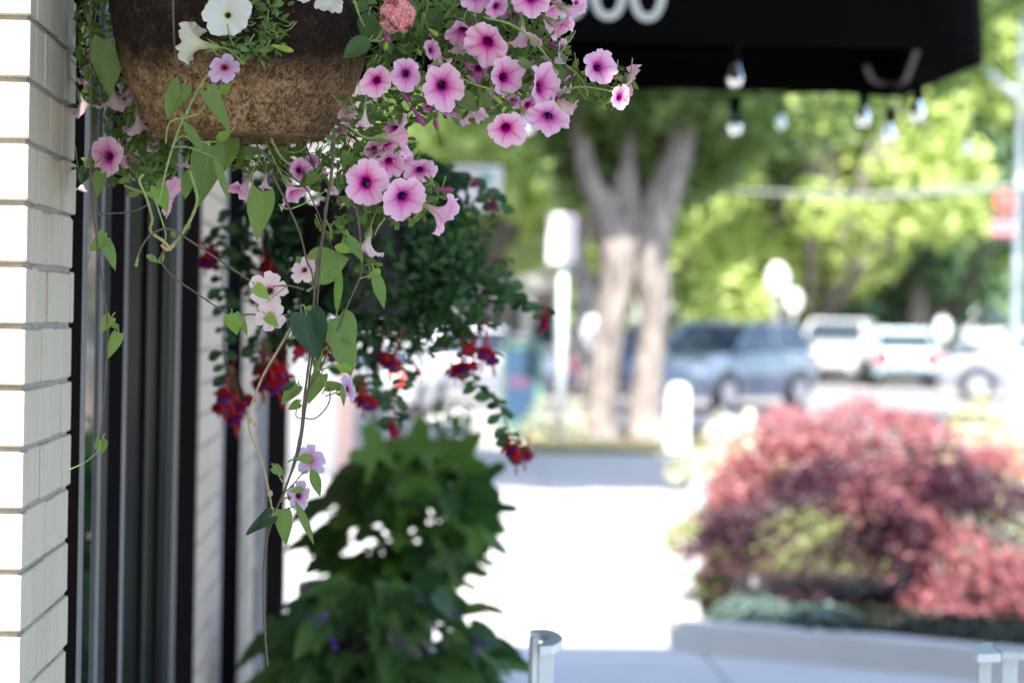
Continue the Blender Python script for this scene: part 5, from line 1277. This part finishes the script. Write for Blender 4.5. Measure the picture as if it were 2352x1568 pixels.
# ------------------------------------------------------------------ cars
def car(label, paint_m, px, py, d, heading, kind='suv', scale=1.0, group='vehicles at the crossing'):
    p = at(px, py, d); o = empty('car', (p.x, d, -.094), heading, label=label, cat='car', group=group); o.scale = (scale,)*3
    # stations: x (front = +x), sill z, belt z, half width
    if kind == 'suv':
        L = 4.5; st = [(2.25,.45,.70,.62),(2.18,.30,.86,.78),(1.9,.26,.96,.86),(1.2,.25,1.06,.90),(.7,.25,1.12,.91),(-1.0,.25,1.14,.91),(-1.9,.27,1.15,.88),(-2.2,.34,1.08,.82),(-2.28,.48,.95,.72)]
        cab = [(.95,1.10,.80,0),(.25,1.60,.66,1),(-1.45,1.62,.65,1),(-2.15,1.14,.76,0)]; wx = (1.38, -1.30); wr = .35
    elif kind == 'van':
        L = 5.2; st = [(2.6,.45,.8,.8),(2.5,.3,1.1,.9),(1.9,.28,1.35,.96),(-2.5,.28,1.4,.97),(-2.6,.4,1.3,.95)]
        cab = [(2.05,1.33,.86,0),(1.35,2.15,.84,1),(-2.45,2.2,.84,1),(-2.56,1.38,.9,0)]; wx = (1.7, -1.6); wr = .35
    else:
        L = 4.6; st = [(2.3,.42,.62,.62),(2.2,.28,.74,.78),(1.6,.24,.84,.86),(.8,.22,.93,.88),(-1.2,.22,.96,.88),(-1.9,.25,.98,.84),(-2.25,.32,.90,.78),(-2.32,.45,.75,.66)]
        cab = [(.85,.92,.76,0),(.1,1.40,.60,1),(-.95,1.41,.60,1),(-1.75,.96,.72,0)]; wx = (1.4, -1.35); wr = .32
    b_ = MB(); vs = []
    for (x, z0, z1, hw) in st:
        vs += [(x, -hw*.92, z0), (x, -hw, (z0+z1)/2), (x, -hw*.95, z1-.05), (x, -hw*.80, z1), (x, hw*.80, z1), (x, hw*.95, z1-.05), (x, hw, (z0+z1)/2), (x, hw*.92, z0)]
    n_ = 8; b_.add(vs, [(i*n_+k, i*n_+(k+1) % n_, (i+1)*n_+(k+1) % n_, (i+1)*n_+k) for i in range(len(st)-1) for k in range(n_)] + [tuple(range(7, -1, -1)), tuple((len(st)-1)*n_+k for k in range(8))])
    b_.build('body', paint_m, o, smooth=False, bevel=.03)
    w_ = MB(); vs = []
    for (x, z, hw, tp_) in cab: vs += [(x, -hw, z), (x, hw, z)]
    # belt corners
    zb0, zb1 = cab[0][1], cab[3][1]
    f0, r0 = cab[1], cab[2]
    vv = [(cab[0][0], -cab[0][2], zb0), (cab[0][0], cab[0][2], zb0), (f0[0], -f0[2], f0[1]), (f0[0], f0[2], f0[1]), (r0[0], -r0[2], r0[1]), (r0[0], r0[2], r0[1]), (cab[3][0], -cab[3][2], zb1), (cab[3][0], cab[3][2], zb1)]
    w_.add(vv, [(0, 2, 3, 1), (4, 6, 7, 5), (0, 6, 4, 2), (1, 3, 5, 7)]); w_.build('windows', M['carglass'], o)
    r_ = MB(); r_.box(r0[0]-.08, f0[0]+.06, -f0[2]-.01, f0[2]+.01, f0[1]-.03, f0[1]+.035)
    for s in (-1, 1):
        for (a_, c_) in ((0, 2), (2, 4), (6, 4)):
            A_, C_2 = Vector(vv[a_]), Vector(vv[c_]); A_.y *= s*-1 if True else 1; C_2.y *= s*-1
            r_.tube([A_, C_2], .045, 6)
        mx = (cab[0][0]+cab[3][0])/2+.05; r_.tube([(mx, s*cab[0][2]*1.02, zb0), (mx, s*f0[2], f0[1])], .04, 6)
    r_.build('roof', paint_m, o, bevel=.01)
    for x in wx:
        for s in (-1, 1):
            t_ = MB(); yy = s*(st[3][3]-.10)
            t_.tube([(x, yy-.11, wr), (x, yy+.11, wr)], wr, 24); wo = t_.build('wheel', M['tyre'], o, bevel=.02)
            m_ = MB(); m_.tube([(x, yy+s*.112, wr), (x, yy+s*.125, wr)], wr*.66, 16); m_.build('rim', M['rim'], wo)
            a_ = MB(); pts = [(x+math.cos(q)*(wr+.06), s*(st[3][3]+.004), wr+math.sin(q)*(wr+.06)) for q in [PI*k/10 for k in range(11)]]
            a_.tube(pts, .03, 6); a_.build('wheel_arch', M['tyre'], o)
    for s in (-1, 1):
        h_ = MB(); h_.ball((st[1][0]-.06, s*.62, st[1][2]-.12), .13, 10, (.7, 1.3, .6)); h_.build('headlight', M['headlight'], o)
        e_ = MB(); e_.ball((st[-1][0]+.03, s*.58, st[-1][2]-.02), .20, 10, (.5, 1.2, .9)); e_.build('tail_light', M['taillight'], o)
        mr_ = MB(); mr_.ball((cab[0][0]-.25, s*(cab[0][2]+.18), zb0+.08), .10, 8, (.6, 1, .7)); mr_.build('wing_mirror', paint_m, o)
    bm_ = MB(); bm_.box(st[0][0]-.06, st[0][0]+.04, -.6, .6, .30, .46); bm_.build('bumper', M['tyre'], o, bevel=.02); bm_ = MB(); bm_.box(st[-1][0]-.04, st[-1][0]+.06, -.6, .6, .30, .46); bm_.build('bumper', M['tyre'], o, bevel=.02)
    pl = MB(); pl.box(st[-1][0]-.055, st[-1][0]-.045, -.16, .16, .62, .74); pl.build('number_plate', M['signwhite'], o)
    return o
car('silver blue SUV crossing behind the double-trunked tree', M['silver'], 1662, 935, 42.8, math.atan2(-.78, -.62), 'suv', 1.0)
car('dark blue car mostly hidden behind the tree trunks and the silver SUV', M['cardark'], 1400, 900, 50, R(190), 'sedan')
car('white car glaring in the sun just right of the silver SUV', M['carwhite'], 1925, 850, 62, R(250), 'suv', 1.05)
car('pale ice-blue sedan seen from behind with red tail lights', M['carice'], 2066, 850, 60, R(82), 'sedan', 1.05)
car('white van at the right edge behind the lamp pole', M['carwhite'], 2290, 850, 86, R(200), 'van', 1.1)
car('dark car cut off by the right edge of the picture', M['cargrey'], 2385, 870, 50, R(170), 'suv')
car('long grey car parked across the street under the fuchsia', M['cargrey'], 1030, 900, 43.5, R(182), 'sedan', 1.0)
car('small white car in front of the left end of the grey parked car', M['carwhite'], 900, 930, 39.5, R(80), 'sedan', .8)

# ------------------------------------------------------------------ buildings beyond
g = empty('cream_building', (-3.6, 23.0, 0), label='sunlit cream corner building with pink brick edge beyond the shopfront', cat='building')
xe = at(800, 1000, 23).x
b = MB(); b.box(-3, xe+3.6-.12, 0, 12, -.1, 4.6); b.build('wall', M['stucco'], g)
b = MB(); b.box(xe+3.6-.118, xe+3.6+.05, -.03, .4, -.1, 4.4); b.build('corner_pilaster', M['pinkbrick'], g, bevel=.01)
b = MB(); b.box(.9, 2.1, -.04, -.004, .6, 2.4); b.build('window', M['carglass'], g); b = MB(); b.box(-3.1, xe+3.75, -.15, 12, 4.61, 4.9); b.build('roof', M['signgrey'], g)
for (px, d, w_, h_, mat, lab) in ((2310, 96, 9, 4.0, M['carwhite'], 'low white building at the right edge beyond the van'), (1960, 92, 8, 3.6, M['stucco'], 'low cream shop across the crossing behind the pale cars'), (1170, 60, 3.0, 3.2, M['stucco'], 'small cream kiosk across the street behind the newspaper box')):
    p = at(px, 700, d); o = empty('shop_building', (p.x, d, 0), label=lab, cat='building', group='far low buildings')
    b = MB(); b.box(-w_/2, w_/2, 0, 6, 0, h_); b.build('wall', mat, o); b = MB(); b.box(-w_/2-.2, w_/2+.2, -.4, 6.2, h_+.01, h_+.35); b.build('roof', M['signgrey'], o)
    for k in (-1, 0, 1): b = MB(); b.box(k*w_*.3-w_*.1, k*w_*.3+w_*.1, -.05, -.005, .8, h_*.7); b.build('window', M['carglass'], o)

# ------------------------------------------------------------------ trees beyond
TR = [ # px, d, h, rx, mat, crown_lo, trunk, label
 (1330,48,14,4.2,'tree_b',3.4,.28,'mid-green tree with reddish trunk left of the double-trunked tree'),
 (1120,56,15,5.0,'tree_a',2.6,.3,'bright green tree above the newspaper box'),
 (930,62,16,6.0,'tree_b',3.5,.3,'green tree behind the hanging fuchsia'),
 (1850,66,15,5.2,'tree_a',.9,.25,'sunny yellow-green tree right of the double-trunked tree'),
 (1700,74,16,5.5,'tree_a',.8,.25,'yellow-green tree over the silver SUV'),
 (2100,74,15,5.0,'tree_a',6.2,.3,'light green tree above the mast arm'),
 (2150,76,10.0,6.0,'tree_c',1.0,.22,'dense dark green tree over the ice-blue sedan'),
 (2360,90,16,6.5,'tree_b',2.0,.3,'green tree behind the right lamp pole'),
 (1980,88,18,6.5,'tree_a',.8,.3,'tall pale green tree behind the string lights'),
 (1500,84,18,7.0,'tree_b',3.0,.3,'tall green tree seen between the forking limbs'),
 (1240,88,18,7.0,'tree_a',3.0,.3,'tall bright tree behind the white parking sign'),
 (1780,100,18,7.5,'tree_b',2.5,.3,'green tree far down the street above the small red signal'),
 (2290,104,20,8.0,'tree_a',3.0,.3,'far bright tree behind the red traffic signal'),
 (1020,98,20,8.0,'tree_a',3.0,.3,'far bright tree behind the blade sign'),
 (1640,112,20,8.5,'tree_b',2.0,.3,'farthest tree in the gap above the silver SUV'),
 (2060,116,20,9.0,'tree_b',2.0,.3,'far green tree between the pale cars and the mast arm'),
 (1400,116,20,9.0,'tree_b',2.0,.3,'far green tree behind the double trunks'),
 (2480,96,18,8.0,'tree_b',2.5,.3,'green tree filling the top right corner'),
 (800,90,18,8.0,'tree_b',2.5,.3,'green tree behind the cream corner building'),
]
for i, (px, d, h, rx, mt, lo, tr, lab) in enumerate(TR):
    p = at(px, 740, d); tree('street_tree', (p.x, d, 0), h, rx, M[mt], lab, tr, lo, nclump=int(46+rx*5), per=120, size=.36+.002*d, rc=1.15+.05*rx)
# distant wood closing the view
b = MB(); cs = [(nrg.uniform(-60, 110), nrg.uniform(150, 175), nrg.uniform(0, 22)) for _ in range(420)]
clumps(b, cs, 4.2, 60, 1.5); b.build('distant_trees', M['tree_b'], label='distant wood closing off the end of the street', cat='wood', kind='stuff')

# ------------------------------------------------------------------ render settings
scene.render.engine = 'CYCLES'
scene.view_settings.view_transform = 'Standard'; scene.view_settings.look = 'None'; scene.view_settings.gamma = 1.0
scene.view_settings.exposure = 1.97
scene.cycles.use_denoising = True
scene.cycles.max_bounces = 8; scene.cycles.diffuse_bounces = 4; scene.cycles.transmission_bounces = 6; scene.cycles.transparent_max_bounces = 8
scene.cycles.caustics_reflective = False; scene.cycles.caustics_refractive = False
